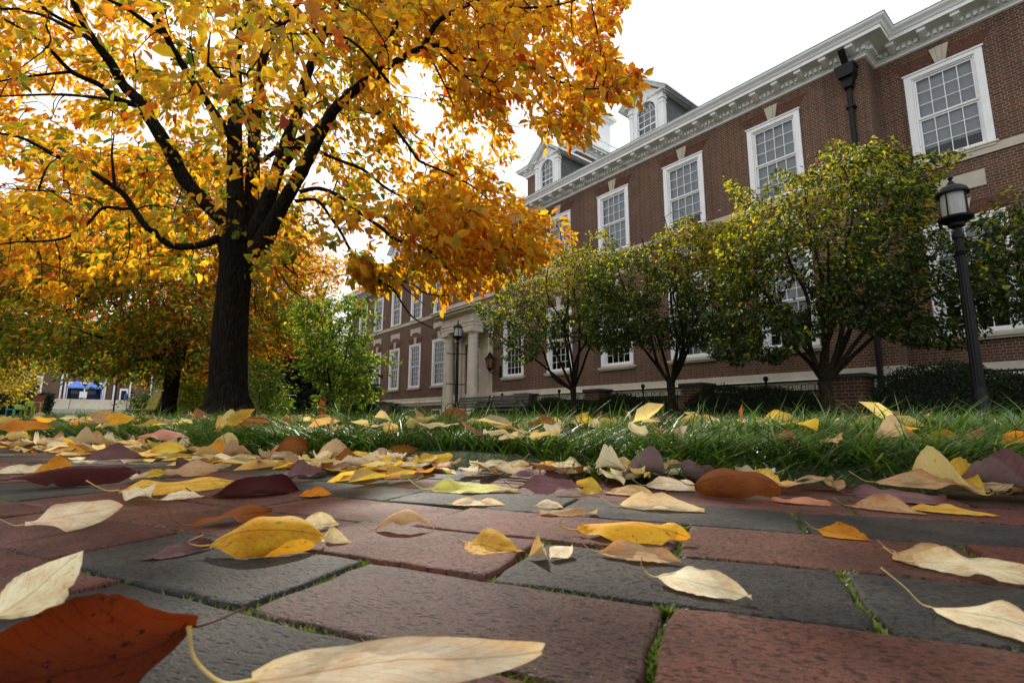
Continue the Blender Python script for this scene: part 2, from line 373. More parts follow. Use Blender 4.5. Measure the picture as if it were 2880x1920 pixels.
def build_path():
    Vs, Qs, Cs, UVs, Ts = [], [], [], [], []; nv = 0
    r = random.Random(3)
    for k in range(len(CK) - 1):
        c0, c1 = CK[k], CK[k + 1]
        js, cols = KNOWN.get(k, ([r.uniform(-.1, .1)], []))
        js = list(js); cols = list(cols)
        while js[-1] < 3.2: js.append(js[-1] + .2 * r.uniform(.96, 1.04)); cols.append(r.choice([RED, RED, RED, BRN, GRY, GRY]))
        while js[0] > -4.4: js.insert(0, js[0] - .2 * r.uniform(.96, 1.04) * .93); cols.insert(0, r.choice([RED, RED, RED, BRN, GRY, GRY]))
        for i in range(len(js) - 1):
            xa, xb = js[i], js[i + 1]
            # sheared corners: joints run square to the row
            sl = (row_y(0, xa + .01) - row_y(0, xa - .01)) / .02; dxa = (c1 - c0) * .36
            TL = np.array([xa, row_y(c1, xa)]); TR = np.array([xb, row_y(c1, xb)])
            BL = np.array([xa - dxa, row_y(c0, xa - dxa)]); BR = np.array([xb - dxa, row_y(c0, xb - dxa)])
            JOINTS.append((BL, TL)); JOINTS.append((TL, TR))
            if abs(xa) > 1.3 and r.random() < 0: continue
            cen = (TL + TR + BL + BR) / 4; g = .0017
            near = np.hypot(*cen) < 1.3
            npx, npy = (9, 5) if near else (4, 3)
            pts = []
            def edge(A, B, n):
                for q in range(n): pts.append(A + (B - A) * (q + .0) / n)
            edge(BL, BR, npx); edge(BR, TR, npy); edge(TR, TL, npx); edge(TL, BL, npy)
            pts = np.array(pts); 
            corners = [0, npx, npx + npy, 2 * npx + npy]
            d = cen - pts; L = np.hypot(d[:, 0], d[:, 1])[:, None]
            ux = (BR - BL) / np.linalg.norm(BR - BL); uy = np.array([-ux[1], ux[0]])
            lx = (pts - cen) @ ux; ly = (pts - cen) @ uy; hx, hy = abs(lx).max(), abs(ly).max()
            ins = lambda m: cen + np.outer(lx * (1 - m / hx), ux) + np.outer(ly * (1 - m / hy), uy)
            jit = np.array([[r.uniform(-1, 1), r.uniform(-1, 1)] for _ in pts]) * (.0021 if near else .0014)
            cr = np.zeros((len(pts), 1)); 
            for q in corners: cr[q] = .0018
            dirc = d / L
            z0 = r.uniform(-.0018, .0012); tx, ty = r.uniform(-.006, .006), r.uniform(-.006, .006)
            rings = [(g, -.03), (g, -.0045), (g + .0006, -.0016), (g + .0018, -.0004), (g + .0042, 0)]
            n = len(pts)
            for m, z in rings:
                P = ins(m) + jit * (1 if m < .01 else .4) + dirc * cr * (1 if m < .01 else .6)
                zz = z + z0 + (P - cen) @ np.array([tx, ty]) + (jit[:, 0] * .35 if -.01 < z < -.001 else 0)
                Vs.append(np.column_stack([P, zz])); loc = np.column_stack([(P - cen) @ ux, (P - cen) @ uy])
                UVs.append(loc + np.array([xa * 3.7 + k * 1.31, k * .77 + i * .35]))
            for q in range(len(rings) - 1):
                a = nv + q * n; idx = np.arange(n); nx = (idx + 1) % n
                Qs.append(np.column_stack([a + idx, a + nx, a + n + nx, a + n + idx]))
            a = nv + (len(rings) - 1) * n; cz = len(rings) * n
            Vs.append(np.array([[cen[0], cen[1], z0]])); UVs.append(np.array([[xa * 3.7 + k * 1.31, k * .77 + i * .35]]))
            idx = np.arange(n); Ts.append(np.column_stack([a + idx, a + (idx + 1) % n, np.full(n, nv + cz)]))
            col = np.array(cols[i]) * r.uniform(.82, 1.15) * np.array([1, r.uniform(.93, 1.07), r.uniform(.93, 1.07)])
            Cs.append(np.tile(col, (cz + 1, 1))); nv += cz + 1
    me = fast_mesh('brick_path', np.vstack(Vs), np.vstack(Qs), np.vstack(Ts), PAVER, np.vstack(Cs), np.vstack(UVs), smooth=True)
    o = link('path', me); tag(o, 'weathered red and grey brick paving with mossy joints', kind='structure')
build_path()

def blades(P, H, W, dirang, lean, curve, col, name, mat, segs=3):
    n = len(P); t = np.linspace(0, 1, segs + 1)
    dx, dy = np.cos(dirang), np.sin(dirang); wx, wy = -np.sin(dirang + 1.2 * (rng.random(n) - .5)), np.cos(dirang)
    V = np.zeros((n, 2 * segs + 1, 3)); C = np.zeros((n, 2 * segs + 1, 3))
    for k in range(segs + 1):
        tt = t[k]; hor = H * (lean * tt + curve * tt ** 2.2); ver = H * (tt - .32 * np.minimum(curve + .4 * lean, 1.6) * tt ** 2.4)
        c = np.stack([P[:, 0] + dx * hor, P[:, 1] + dy * hor, P[:, 2] + ver], 1)
        w = W * (1 - tt ** 1.6) * .5
        if k < segs:
            V[:, 2 * k] = c - np.stack([wx * w, wy * w, 0 * w], 1); V[:, 2 * k + 1] = c + np.stack([wx * w, wy * w, 0 * w], 1)
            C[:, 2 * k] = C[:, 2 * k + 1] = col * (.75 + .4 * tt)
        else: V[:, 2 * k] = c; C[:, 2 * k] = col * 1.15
    m = 2 * segs + 1; b = np.arange(n)[:, None] * m
    Q = np.concatenate([b + np.array([[2 * k, 2 * k + 1, 2 * k + 3, 2 * k + 2]]) for k in range(segs - 1)])
    T = b + np.array([[2 * segs - 2, 2 * segs - 1, 2 * segs]])
    return fast_mesh(name, V.reshape(-1, 3), Q, T, mat, C.reshape(-1, 3))
def build_grass():
    P = []
    def zone(n, e0, e1, bias=1.0):
        x = rng.uniform(-1, 1, n); e = e0 + (e1 - e0) * rng.random(n) ** bias
        y0 = e + EDGE + .55 * np.abs(x); half = (1.12 * (e + 1.6) + .5)
        x = x * half; y = e + EDGE + fx(x)
        return np.column_stack([x, y, e])
    A = np.vstack([zone(42000, -.12, .5), zone(34000, .3, 1.6), zone(26000, 1.2, 5), zone(16000, 4, 14)])
    u, v, t = projv(np.column_stack([A[:, 0], A[:, 1], A[:, 0] * 0 + .05]))
    A = A[(u > -120) & (u < 2470) & (t > .3)]
    x, y, e = A.T; n = len(x); z = gz(x, y)
    edgy = .02 + rng.normal(0, .02, n) + .11 * np.exp(-((x + .1) / .16) ** 2) - .11 * np.exp(-((x + .95) / .35) ** 2) - .09 * np.exp(-((x - .2) / .12) ** 2)
    keep = e > edgy - .01; x, y, e, z = x[keep], y[keep], e[keep], z[keep]; n = len(x)
    patch = np.sin(x * 2.7 + 1.3 * np.sin(y * 2.1)) * np.cos(y * 1.9 - x) 
    hi = rng.random(n) < .05
    H = (.074 + .012 * patch + .036 * rng.random(n)) * (1 + .5 * hi) * (1 + .14 * np.clip(e, 0, 1)); H *= np.where(e < .3, .78, 1.0)
    H *= 1 + .12 * np.clip(x / 1.5, -.6, 1)
    W = (.0034 + .0022 * rng.random(n)) * (1 + np.clip(e, 0, 10) * .16)
    near_edge = sstep(.5, .0, e)
    outward = math.atan2(-1, -.43)
    ang = np.where(rng.random(n) < .32 + .15 * near_edge, -.35 + rng.normal(0, .9, n), rng.random(n) * 2 * PI)
    lean = .15 + .6 * rng.random(n) + .35 * near_edge; cur = .1 + .8 * rng.random(n) + .35 * near_edge
    g = rng.random((n, 1)); col = (1 - g) * np.array([.016, .052, .007]) + g ** 1.3 * np.array([.13, .23, .025])
    dry = rng.random(n) < .07; col[dry] = np.array([.30, .26, .12])
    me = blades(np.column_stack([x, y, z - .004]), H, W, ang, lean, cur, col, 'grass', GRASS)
    o = link('grass', me); tag(o, 'green lawn grass growing beyond the brick path', 'grass', kind='stuff')
    # moss in the joints
    Pm = []
    r = random.Random(9)
    for A_, B_ in JOINTS:
        c = (A_ + B_) / 2; d = np.hypot(*c)
        if d > 1.35 or c[1] < .1: continue
        L = np.linalg.norm(B_ - A_); dens = r.choice([.35, .6, .8, 1.2, 1.6]) ; s0 = r.random(); nn = int(L * 15000 * dens / (1 + .8 * d))
        mid_ = r.random(); wd = r.uniform(.1, .5)
        for _ in range(nn):
            tt = min(1, max(0, r.gauss(mid_, wd))); p = A_ + (B_ - A_) * tt; Pm.append((p[0] + r.gauss(0, .0018), p[1] + r.gauss(0, .0018)))
    for A_, B_ in JOINTS[::2]:
        for c in (B_,):
            d = np.hypot(*c)
            if d < 1.3 and r.random() < .55:
                for _ in range(int(130 / (1 + d))): Pm.append((c[0] + r.gauss(0, .008), c[1] + r.gauss(0, .0035)))
    Pm = np.array(Pm); n = len(Pm); g = rng.random((n, 1))
    col = (1 - g) * np.array([.035, .065, .005]) + g * np.array([.16, .21, .012])
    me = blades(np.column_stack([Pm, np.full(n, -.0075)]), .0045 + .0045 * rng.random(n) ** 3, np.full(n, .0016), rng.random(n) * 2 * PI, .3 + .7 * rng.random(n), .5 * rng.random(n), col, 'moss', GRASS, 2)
    o = link('moss', me); tag(o, 'bright green moss filling the joints between the path bricks', 'moss', kind='stuff')
build_grass()

# ------------------------------------------------------------------ the brick hall
# building frame: x = -s along the facade (to the right), y = distance along the facade normal, z up
OX, OY = -15.0, 14.5
def fr(s, n, z): return (-s - OX, n - OY, z)          # building coordinates -> local
hall_loc = DD * 15.0 + NN * 14.5
hall = empty('brick_hall', (hall_loc[0], hall_loc[1], 0), HEAD - PI / 2, label='long red brick hall with white sash windows, dormers and a columned entrance', cat='building')
Z0 = CAM_Z
NM, NR, NL, NB = 14.5, 15.25, 15.0, 40.0
UP = (6.38 + Z0, 8.82 + Z0); LO = (2.02 + Z0, 4.76 + Z0)
WW = 1.5
WINS = [('R', 2.06, NR), ('R', -1.0, NR), ('R', -4.1, NR)] + [('M', s, NM) for s in (5.8, 8.79, 11.83, 14.85, 17.9)] + [('L', s, NL) for s in (25.5, 28.45, 31.35, 34.25, 37.1)]
SEG = [(-9.0, 3.4, NR), (3.4, 24.0, NM), (24.0, 39.2, NL)]
TOPZ = 9.42 + Z0
class UVW:                # wall quads with metric uv
    def __init__(s): s.V = []; s.Q = []; s.U = []
    def quad(s, pts, uvs):
        n = len(s.V); s.V += pts; s.U += uvs; s.Q.append([n, n + 1, n + 2, n + 3])
    def make(s, name, mat): return fast_mesh(name, np.array(s.V), np.array(s.Q), mat=mat, uv=np.array(s.U))
wall = UVW()
def wall_rect(s0, s1, z0, z1, n):
    wall.quad([fr(s1, n, z0), fr(s0, n, z0), fr(s0, n, z1), fr(s1, n, z1)], [(-s1, z0), (-s0, z0), (-s0, z1), (-s1, z1)])
openings = []
for k, s, n in WINS:
    for z0, z1 in (UP, LO):
        if k == 'M' and 16.9 < s < 23 and z0 < 4 and s > 18.6: continue
        openings.append((s - WW / 2 + .06, s + WW / 2 - .06, z0 + .05, z1 - .05, n))
openings.append((20.45, 21.95, .5, 4.1, NM))
for a, b, n in SEG:
    ops = [o for o in openings if o[4] == n and a < o[0] < b]
    sb = sorted({a, b} | {o[0] for o in ops} | {o[1] for o in ops}); zb = sorted({-.3, TOPZ + .1} | {o[2] for o in ops} | {o[3] for o in ops})
    for i in range(len(sb) - 1):
        for j in range(len(zb) - 1):
            sm, zm = (sb[i] + sb[i + 1]) / 2, (zb[j] + zb[j + 1]) / 2
            if any(o[0] < sm < o[1] and o[2] < zm < o[3] for o in ops): continue
            wall_rect(sb[i], sb[i + 1], zb[j], zb[j + 1], n)
    for o in ops:          # reveals
        s0, s1, z0, z1, _ = o; d = n + .25
        for A, B in (((s0, z0), (s0, z1)), ((s1, z1), (s1, z0)), ((s0, z1), (s1, z1)), ((s1, z0), (s0, z0))):
            wall.quad([fr(A[0], n, A[1]), fr(B[0], n, B[1]), fr(B[0], d, B[1]), fr(A[0], d, A[1])], [(0, A[1]), (0, B[1]), (.25, B[1]), (.25, A[1])])
def side(s, n0, n1, z0, z1, flip=False):
    wall.quad([fr(s, n1, z0), fr(s, n0, z0), fr(s, n0, z1), fr(s, n1, z1)], [(n0, z0), (n1, z0), (n1, z1), (n0, z1)])
side(3.4, NM, NR, -.3, TOPZ + .1); side(24.0, NM, NL, -.3, TOPZ + .1); side(39.2, NL, 26, -.3, TOPZ + .1); side(-9, NR, 26, -.3, TOPZ + .1)
wall.quad([fr(-9, 26, -.3), fr(39.2, 26, -.3), fr(39.2, 26, TOPZ), fr(-9, 26, TOPZ)], [(0, 0), (48, 0), (48, 9.5), (0, 9.5)])
link('wall', wall.make('wall', BRICK), hall)
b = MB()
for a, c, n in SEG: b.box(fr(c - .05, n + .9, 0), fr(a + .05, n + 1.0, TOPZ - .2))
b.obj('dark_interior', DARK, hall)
# stone trim
b = MB()
for (a, c, n) in SEG:
    e0, e1 = (a - (.0 if n != NM else 0), c)
    b.box(fr(c, n - .03, 1.12 + Z0), fr(a, n + .02, 1.335 + Z0))
    b.prism([(n - .03 - OY, 1.12 + Z0), (n - .10 - OY, 1.10 + Z0), (n - .14 - OY, 1.04 + Z0), (n - .10 - OY, .98 + Z0), (n - .07 - OY, .84 + Z0), (n - OY, .84 + Z0), (n - OY, 1.12 + Z0)], 0, -c - OX, -a - OX)
b.box(fr(3.4, NM, .86 + Z0), fr(3.3, NR, 1.33 + Z0))
for sx in np.arange(4, 39, 1.35):
    pass
b.obj('plinth', STONE, hall)
b = MB()
for (a, c, n) in SEG:
    ws = sorted([w[1] for w in WINS if w[2] == n])
    b.box(fr(c, n - .035, 6.13 + Z0), fr(a, n + .02, 6.33 + Z0))
b.obj('string_course', LIME, hall)
for k, s, n in WINS:
    b = MB()
    if k == 'R' or k == 'M':
        b.prism([(-s - .49 - OX, 5.41 + Z0), (-s + .49 - OX, 5.41 + Z0), (-s + .49 - OX, 5.80 + Z0), (-s - .40 - OX, 5.80 + Z0), (-s - .40 - OX, 5.68 + Z0), (-s - .49 - OX, 5.68 + Z0)], 1, n - .03 - OY, n + .01 - OY)
    else:
        x = -s - OX; z = 5.36 + Z0
        b.prism([(x - .68, z), (x - .42, z), (x - .42, z + .12), (x + .42, z + .12), (x + .42, z), (x + .68, z), (x + .68, z + .42), (x - .68, z + .42)], 1, n - .03 - OY, n + .01 - OY)
    b.obj('stone_panel', LIME, hall)

def make_window(H, rows, split, blind_to):
    """outer width WW, height H; local origin bottom centre on the wall plane, -y outwards"""
    h = WW / 2; c = .15
    m = MB()
    m.box((-h, -.035, 0), (-h + c, .10, H)); m.box((h - c, -.035, 0), (h, .10, H)); m.box((-h + c, -.035, H - c), (h - c, .10, H)); m.box((-h + c, -.02, 0), (h - c, .10, .07))
    m.box((-h + c, .0, .07), (-h + c + .035, .12, H - c)); m.box((h - c - .035, .0, .07), (h - c, .12, H - c)); m.box((-h + c + .035, .0, H - c - .035), (h - c - .035, .12, H - c))
    m.box((-h - .03, -.06, H - .045), (h + .03, .02, H + .0))
    win = m.obj('window', WHITE, hall, bevel=.006)
    x0, x1, z0, z1 = -h + c + .035, h - c - .035, .07, H - c - .035
    s = MB(); zs = z0 + (z1 - z0) * split
    for (za, zb, y, rr) in ((zs, z1, .04, rows - rows // 2), (z0, zs, .075, rows // 2)):
        st = .042; e = .0015
        s.box((x0 + e, y, za), (x0 + st, y + .035, zb)); s.box((x1 - st, y, za), (x1 - e, y + .035, zb))
        s.box((x0 + st, y, zb - .045), (x1 - st, y + .035, zb)); s.box((x0 + st, y, za + e), (x1 - st, y + .035, za + .045))
        for i in range(1, 4): x = x0 + st + (x1 - x0 - 2 * st) * i / 4; s.box((x - .0085, y + .004, za + .045), (x + .0085, y + .03, zb - .045))
        for i in range(1, rr): z = za + .045 + (zb - za - .09) * i / rr; s.box((x0 + st, y + .006, z - .0085), (x1 - st, y + .028, z + .0085))
    s.obj('sash', WHITE, win)
    g = MB(); g.quad((x0 + .01, .058, zs), (x1 - .01, .058, zs), (x1 - .01, .058, z1), (x0 + .01, .058, z1)); g.quad((x0 + .01, .093, z0), (x1 - .01, .093, z0), (x1 - .01, .093, zs), (x0 + .01, .093, zs))
    g.obj('pane', GLASS, win)
    if blind_to is not None:
        q = MB(); q.box((x0, .15, z0 + (z1 - z0) * blind_to), (x1, .156, z1)); q.box((x0, .148, z0 + (z1 - z0) * blind_to - .03), (x1, .165, z0 + (z1 - z0) * blind_to)); q.obj('blind', BLIND, win)
    q = MB()
    if H > 2.6: q.box((-h - .12, -.10, -.12), (h + .12, .06, -.045)); q.box((-h - .07, -.07, -.17), (h + .07, .06, -.12)); q.box((-h, -.05, -.045), (h, .06, 0))
    else: q.box((-h - .05, -.085, -.045), (h + .05, .06, -.002)); q.box((-h - .0, -.06, -.10), (h, .05, -.045))
    q.obj('sill', LIME if H > 2.6 else STONE, win, bevel=.008)
    q = MB(); t0, t1, ks = .10, .19, .43
    for f0, f1 in ((-1, -.34), (-.34, .34), (.34, 1)):
        pr = .055 if f0 == -.34 else .04
        q.prism([(t0 * f0, H + .004), (t0 * f1, H + .004), (t1 * f1, H + ks), (t1 * f0, H + ks)], 1, -pr, .02)
    q.obj('keystone', LIME, win, bevel=.006)
    hb = .36     # splayed brick arch
    for sgn in (-1, 1):
        q = MB(); nb = 11
        for i in range(nb):
            a0, a1 = i / nb, (i + .80) / nb
            lo = lambda a: sgn * (t0 + .012 + a * (h - t0 - .01)); hi = lambda a: sgn * (t0 + .045 + a * (h - t0 + .20))
            P = [(lo(a0), H + .006), (lo(a1), H + .006), (hi(a1), H + hb + .0), (hi(a0), H + hb)]
            if sgn < 0: P = P[::-1]
            zc = H + hb * (.36 if i % 2 else .62)
            q.prism(P, 1, -.006, .004)
        q.obj('brick_arch', ARCHB, win)
    return win
W_up = make_window(UP[1] - UP[0], 6, .5, .16); W_upb = make_window(UP[1] - UP[0], 6, .5, .04); W_upc = make_window(UP[1] - UP[0], 6, .5, None)
W_lo = make_window(LO[1] - LO[0], 8, .5, None); 
W_low_blind = make_window(LO[1] - LO[0], 8, .5, .35)
first = {}
def place_window(proto, s, n, z):
    o = proto if id(proto) not in first else copy_tree(proto, hall)
    first[id(proto)] = 1; o.location = fr(s, n, z); return o
for k, s, n in WINS:
    place_window(W_upc if k == 'L' else (W_up if int(s) in (2, 8, 14) else W_upb), s, n, UP[0])
    if k == 'M' and s > 18.6: continue
    place_window(W_low_blind if (k == 'R' or s < 7) else W_lo, s, n, LO[0])

# cornice: mitred profile swept along the roof edge, with modillions and dentils
def sweep(path, prof, name, mat, closed=False):
    V = []; n = len(path); m = len(prof)
    for i, (s, nn) in enumerate(path):
        for (o, z) in prof:
            # path corners are right angles; offset is outward from the wall (towards smaller n, smaller s on returns)
            ds = 0
            if i > 0 and abs(path[i][1] - path[i - 1][1]) > 1e-6 or (i < n - 1 and abs(path[i][1] - path[i + 1][1]) > 1e-6): ds = path[i][2] if len(path[i]) > 2 else 0
            V.append(fr(s + ds * o, nn - o, z))
    Fs = []
    for i in range(n - 1):
        for j in range(m - 1): Fs.append((i * m + j, (i + 1) * m + j, (i + 1) * m + j + 1, i * m + j + 1))
    mb = MB(); mb.add(V, Fs); return mb.obj(name, mat, hall)
def sw(path, prof, name, mat):
    V = []; m = len(prof)
    for (s, nn, ds) in path:
        for (o, z) in prof: V.append(fr(s + ds * o, nn - o, z))
    Fs = [(i * m + j, i * m + j + 1, (i + 1) * m + j + 1, (i + 1) * m + j) for i in range(len(path) - 1) for j in range(m - 1)]
    mb = MB(); mb.add(V, Fs); return mb.obj(name, mat, hall)
path = [(-9.0, NR, 0), (3.4, NR, -1), (3.4, NM, -1), (24.0, NM, 1), (24.0, NL, 1), (39.2, NL, 1), (39.2, 26, 1)]
B = TOPZ
prof = [(.0, B - .02), (.05, B), (.05, B + .05), (.08, B + .07), (.08, B + .085), (.12, B + .1), (.12, B + .215), (.16, B + .235), (.19, B + .26), (.50, B + .265), (.50, B + .36), (.53, B + .37), (.56, B + .42), (.62, B + .47), (.64, B + .50), (.64, B + .535)]
sw(path, prof, 'cornice', WHITE)
sw(path, [(.64, B + .535), (.655, B + .54), (.655, B + .56), (.40, B + .60), (.0, B + .70)], 'gutter', COPPER)
mb_ = MB(); mb_.box((-.085, -.44, .185), (.085, -.185, .262)); mb_.prism([(-.44, .185), (-.19, .185), (-.16, .08), (-.25, .11)], 0, -.06, .06); MODM = mb_.mesh('modillion', WHITE)
mb_ = MB(); mb_.box((-.037, -.20, .105), (.037, -.118, .205)); DENM = mb_.mesh('dentil', WHITE)
DEN = []; d = MB()
def run(a, c, n):
    L = c - a; k = int(L / .125)
    for i in range(k):
        s = a + (i + .5) * L / k; DEN.append((s, n))
    k = int(L / .62)
    for i in range(k):
        s = a + (i + .5) * L / k
        x_, y_, z_ = fr(s, n, B); link('modillion', MODM, hall, (x_, y_, z_))
run(-9, 3.25, NR); run(3.3, 24, NM); run(24.1, 39.2, NL)
for q in np.arange(NM - .05, NR - .15, .125): d.box(fr(3.4 - .20, q, B + .105), fr(3.4 - .118, q + .072, B + .205))
DEN.sort(key=lambda q: abs(q[0] - 6.0))
for s, n in DEN[:99]: link('dentil', DENM, hall, fr(s, n, B))
for s, n in DEN[99:]: d.box(fr(s + .037, n - .20, B + .105), fr(s - .037, n - .118, B + .205))
tag(d.obj('dentil', WHITE, hall), kind='stuff')

# roof (low slate slope behind the gutter) and dormers
sl = UVW()
for a, c, n in SEG:
    e = .2; z1 = B + .62; hh = 3.2; 
    sl.quad([fr(c, n - e, z1), fr(a, n - e, z1), fr(a, n + 5.6, z1 + hh), fr(c, n + 5.6, z1 + hh)], [(-c, 0), (-a, 0), (-a, 6), (-c, 6)])
    sl.quad([fr(a, 26.2, z1), fr(c, 26.2, z1), fr(c, n + 5.6, z1 + hh), fr(a, n + 5.6, z1 + hh)], [(-c, 0), (-a, 0), (-a, 6), (-c, 6)])
rf = link('roof', sl.make('roof', SLATE), hall)
rv = MB(); rv.lathe([(.10, 0), (.10, .35), (.17, .36), (.17, .42), (.03, .50)], fr(6.75, 14.75, B + .55)); rv.obj('roof_vent', SILVER, rf)

def make_dormer():
    W, n0 = 1.5, 0.0      # front at y=0 ; origin bottom centre
    zb, zs, zp = 0, 1.72, 2.45   # base, spring of pediment, peak
    h = W / 2
    f = MB()
    # face with arched opening
    ow = .40; oz0, oz1 = .22, 1.25; seg = 12
    arc = [(ow * math.cos(a), oz1 + ow * math.sin(a)) for a in np.linspace(0, PI, seg + 1)]
    V = []; Fs = []
    inner = [(ow, oz0)] + arc + [(-ow, oz0)]; outer = [(h - .16, oz0)] + [(min(h - .16, max(-(h - .16), 2.2 * p[0])), zs + .1 if abs(p[0]) < .99 * ow else oz1) for p in arc] + [(-(h - .16), oz0)]
    n_ = len(inner)
    for p in inner + outer: V.append((p[0], .0, p[1]))
    for p in inner: V.append((p[0], .12, p[1]))
    for i in range(n_ - 1): Fs.append((i, i + 1, n_ + i + 1, n_ + i)); Fs.append((i + 1, i, 2 * n_ + i, 2 * n_ + i + 1))
    f.add(V, Fs)
    f.box((-(h - .16), 0, -.3), (h - .16, .1, oz0 - .002))
    for sg in (-1, 1):     # pilasters with caps
        f.box((sg * (h - .16), -.05, -.3), (sg * h, .15, 1.45)); f.box((sg * (h - .18), -.07, 1.30), (sg * (h + .02), .17, 1.34)); f.box((sg * (h - .19), -.09, 1.46), (sg * (h + .04), .17, 1.54)); f.box((sg * (h - .17), -.06, 1.54), (sg * (h + .015), .15, 1.72)); f.box((sg * (h - .18), -.075, -.3), (sg * (h + .025), .17, .0))
    f.prism([(-h, zs), (h, zs), (0, zp - .1)], 1, 0.0, .1)
    ar = [(.47 * math.cos(a), oz1 + .47 * math.sin(a)) for a in np.linspace(0, PI, seg + 1)]
    for i in range(seg): f.prism([arc[i], ar[i], ar[i + 1], arc[i + 1]], 1, -.03, .01)
    f.box((.4, -.03, oz0), (.47, .01, oz1)); f.box((-.47, -.03, oz0), (-.4, .01, oz1)); f.box((-.5, -.06, oz0 - .06), (.5, .02, oz0)); f.box((-.07, -.05, oz1 + .40), (.07, .01, zs + .18))
    fo = f.obj('dormer', WHITE, hall, bevel=.005)
    s = MB(); 
    for i in (-1, 1): s.box((i * .135 - .01, .05, oz0), (i * .135 + .01, .075, oz1 + .36))
    for z in (.22, .47, .98, 1.25): s.box((-ow, .052, z - .012), (ow, .073, z + .012))
    s.box((-ow, .045, .70), (ow, .08, .75)); s.box((-ow, .045, oz0), (-ow + .03, .08, oz1)); s.box((ow - .03, .045, oz0), (ow, .08, oz1))
    for cx in (-.27, 0, .27):
        pts = [(cx + .27 * math.cos(a), .06, oz1 + .34 * math.sin(a)) for a in np.linspace(.15, PI - .15, 9)]
        pts = [p for p in pts if p[0] ** 2 + (p[2] - oz1) ** 2 < .158]
        if len(pts) > 2: s.tube(pts, .011, 4)
    s.obj('sash', WHITE, fo)
    g = MB(); g.add([(p[0], .065, p[1]) for p in inner], [tuple(range(n_))]); g.obj('pane', GLASS, fo)
    q = MB(); q.box((-ow - .02, .2, oz0), (ow + .02, .21, oz1 + .45)); q.obj('blind', BLIND, fo)
    c = UVW(); D = 5.0
    for sg in (-1, 1):
        x = sg * (h - .03); P = [(x, .1, -.3), (x, D, -.3), (x, D, zs), (x, .1, zs)]
        c.quad(P if sg < 0 else P[::-1], [(p[1], p[2]) for p in (P if sg < 0 else P[::-1])])
    link('slate_cheek', c.make('slate_cheek', SLATE), fo)
    r = MB()
    for sg in (-1, 1):     # raking cornice and roof slabs
        for (o0, o1, y0, zz) in ((0, .05, -.20, .0), (.05, .10, -.24, .0), (.10, .15, -.30, .0)):
            e = .20 if o0 == 0 else (.25 if o0 == .05 else .32)
            sl_ = (zp - zs) / h
            P = [(sg * (h + e), zs - e * sl_ * .55 + o0 + .02), (0, zp + o0 - .06), (0, zp + o1 - .06), (sg * (h + e), zs - e * sl_ * .55 + o1 + .02)]
            if sg < 0: P = P[::-1]
            r.prism(P, 1, y0, D)
        r.box((sg * (h - .22), -.17, zs - .01), (sg * (h + .20), .0, zs + .05))
        r.box((sg * (h - .028), .002, zs - .06), (sg * (h + .10), D, zs + .06)); r.box((sg * (h + .10), .002, zs + .0), (sg * (h + .24), D, zs + .11))
    r.obj('dormer_roof', WHITE, fo)
    return fo
dm = make_dormer()
DN = 14.45
dspots = [(10.15, DN), (15.55, DN), (1.15, 15.2), (25.9, 14.95), (31.7, 14.95), (37.0, 14.95)]
for i, (s, n) in enumerate(dspots):
    o = dm if i == 0 else copy_tree(dm, hall); o.location = fr(s, n + .05, B + .62 + (0 if i != 2 else -1.55))
    if i == 2: o.location = fr(1.0, 16.4, B + 1.0)
# raised centre block behind the entrance with its own cornice, parapet rail, and white cupola
cb = UVW(); n0, n1, s0, s1, z1 = 20.0, 27.0, 18.9, 23.3, 15.7
for P, L in (([(s1, n0), (s0, n0)], 4.4), ([(s0, n0), (s0, n1)], 7), ([(s1, n1), (s1, n0)], 7), ([(s0, n1), (s1, n1)], 4.4)):
    (a, an), (c, cn) = P; cb.quad([fr(a, an, 9), fr(c, cn, 9), fr(c, cn, z1), fr(a, an, z1)], [(0, 0), (L, 0), (L, z1 - 9), (0, z1 - 9)])
cbo = link('centre_block', cb.make('centre_block', BRICK), hall)
m = MB()
for o, za, zb in ((.10, -.02, .16), (.2, .16, .22), (.5, .34, .46), (.58, .46, .56), (.3, .56, .62)):
    m.box(fr(s1 + o, n0 - o, z1 + za), fr(s0 - o, n1 + o, z1 + zb))
for i in range(9): s = s0 + (i + .5) * (s1 - s0) / 9; m.box(fr(s + .08, n0 - .42, z1 + .225), fr(s - .08, n0 - .2, z1 + .335))
for i in range(14): q = n0 + (i + .5) * 7 / 14; m.box(fr(s0 - .2, q - .08, z1 + .225), fr(s0 - .42, q + .08, z1 + .335))
m.box(fr(s1 + .2, n0 - .2, z1 + .22), fr(s0 - .2, n1 + .2, z1 + .34))
m.obj('block_cornice', WHITE, cbo)
m = MB(); zt = z1 + .62
for y0, y1 in ((zt + .05, zt + .09), (zt + .62, zt + .68)):
    m.box(fr(s1 + .3, n0 - .3, y0), fr(s0 - .3, n0 - .24, y1)); m.box(fr(s0 - .3, n0 - .24, y0), fr(s0 - .24, n1 + .3, y1))
for q in np.arange(0, 7.4, .3):
    m.tube([fr(s0 - .27, n0 - .2 + q, zt + .09), fr(s0 - .27, n0 + .1 + q, zt + .62)], .018, 4); m.tube([fr(s0 - .27, n0 + .1 + q, zt + .09), fr(s0 - .27, n0 - .2 + q, zt + .62)], .018, 4)
for q in np.arange(0, 4.8, .3):
    m.tube([fr(s0 - .2 + q, n0 - .27, zt + .09), fr(s0 + .1 + q, n0 - .27, zt + .62)], .018, 4); m.tube([fr(s0 + .1 + q, n0 - .27, zt + .09), fr(s0 - .2 + q, n0 - .27, zt + .62)], .018, 4)
m.obj('roof_railing', WHITE, cbo)
m = MB(); ca, cn = 21.05, 23.4
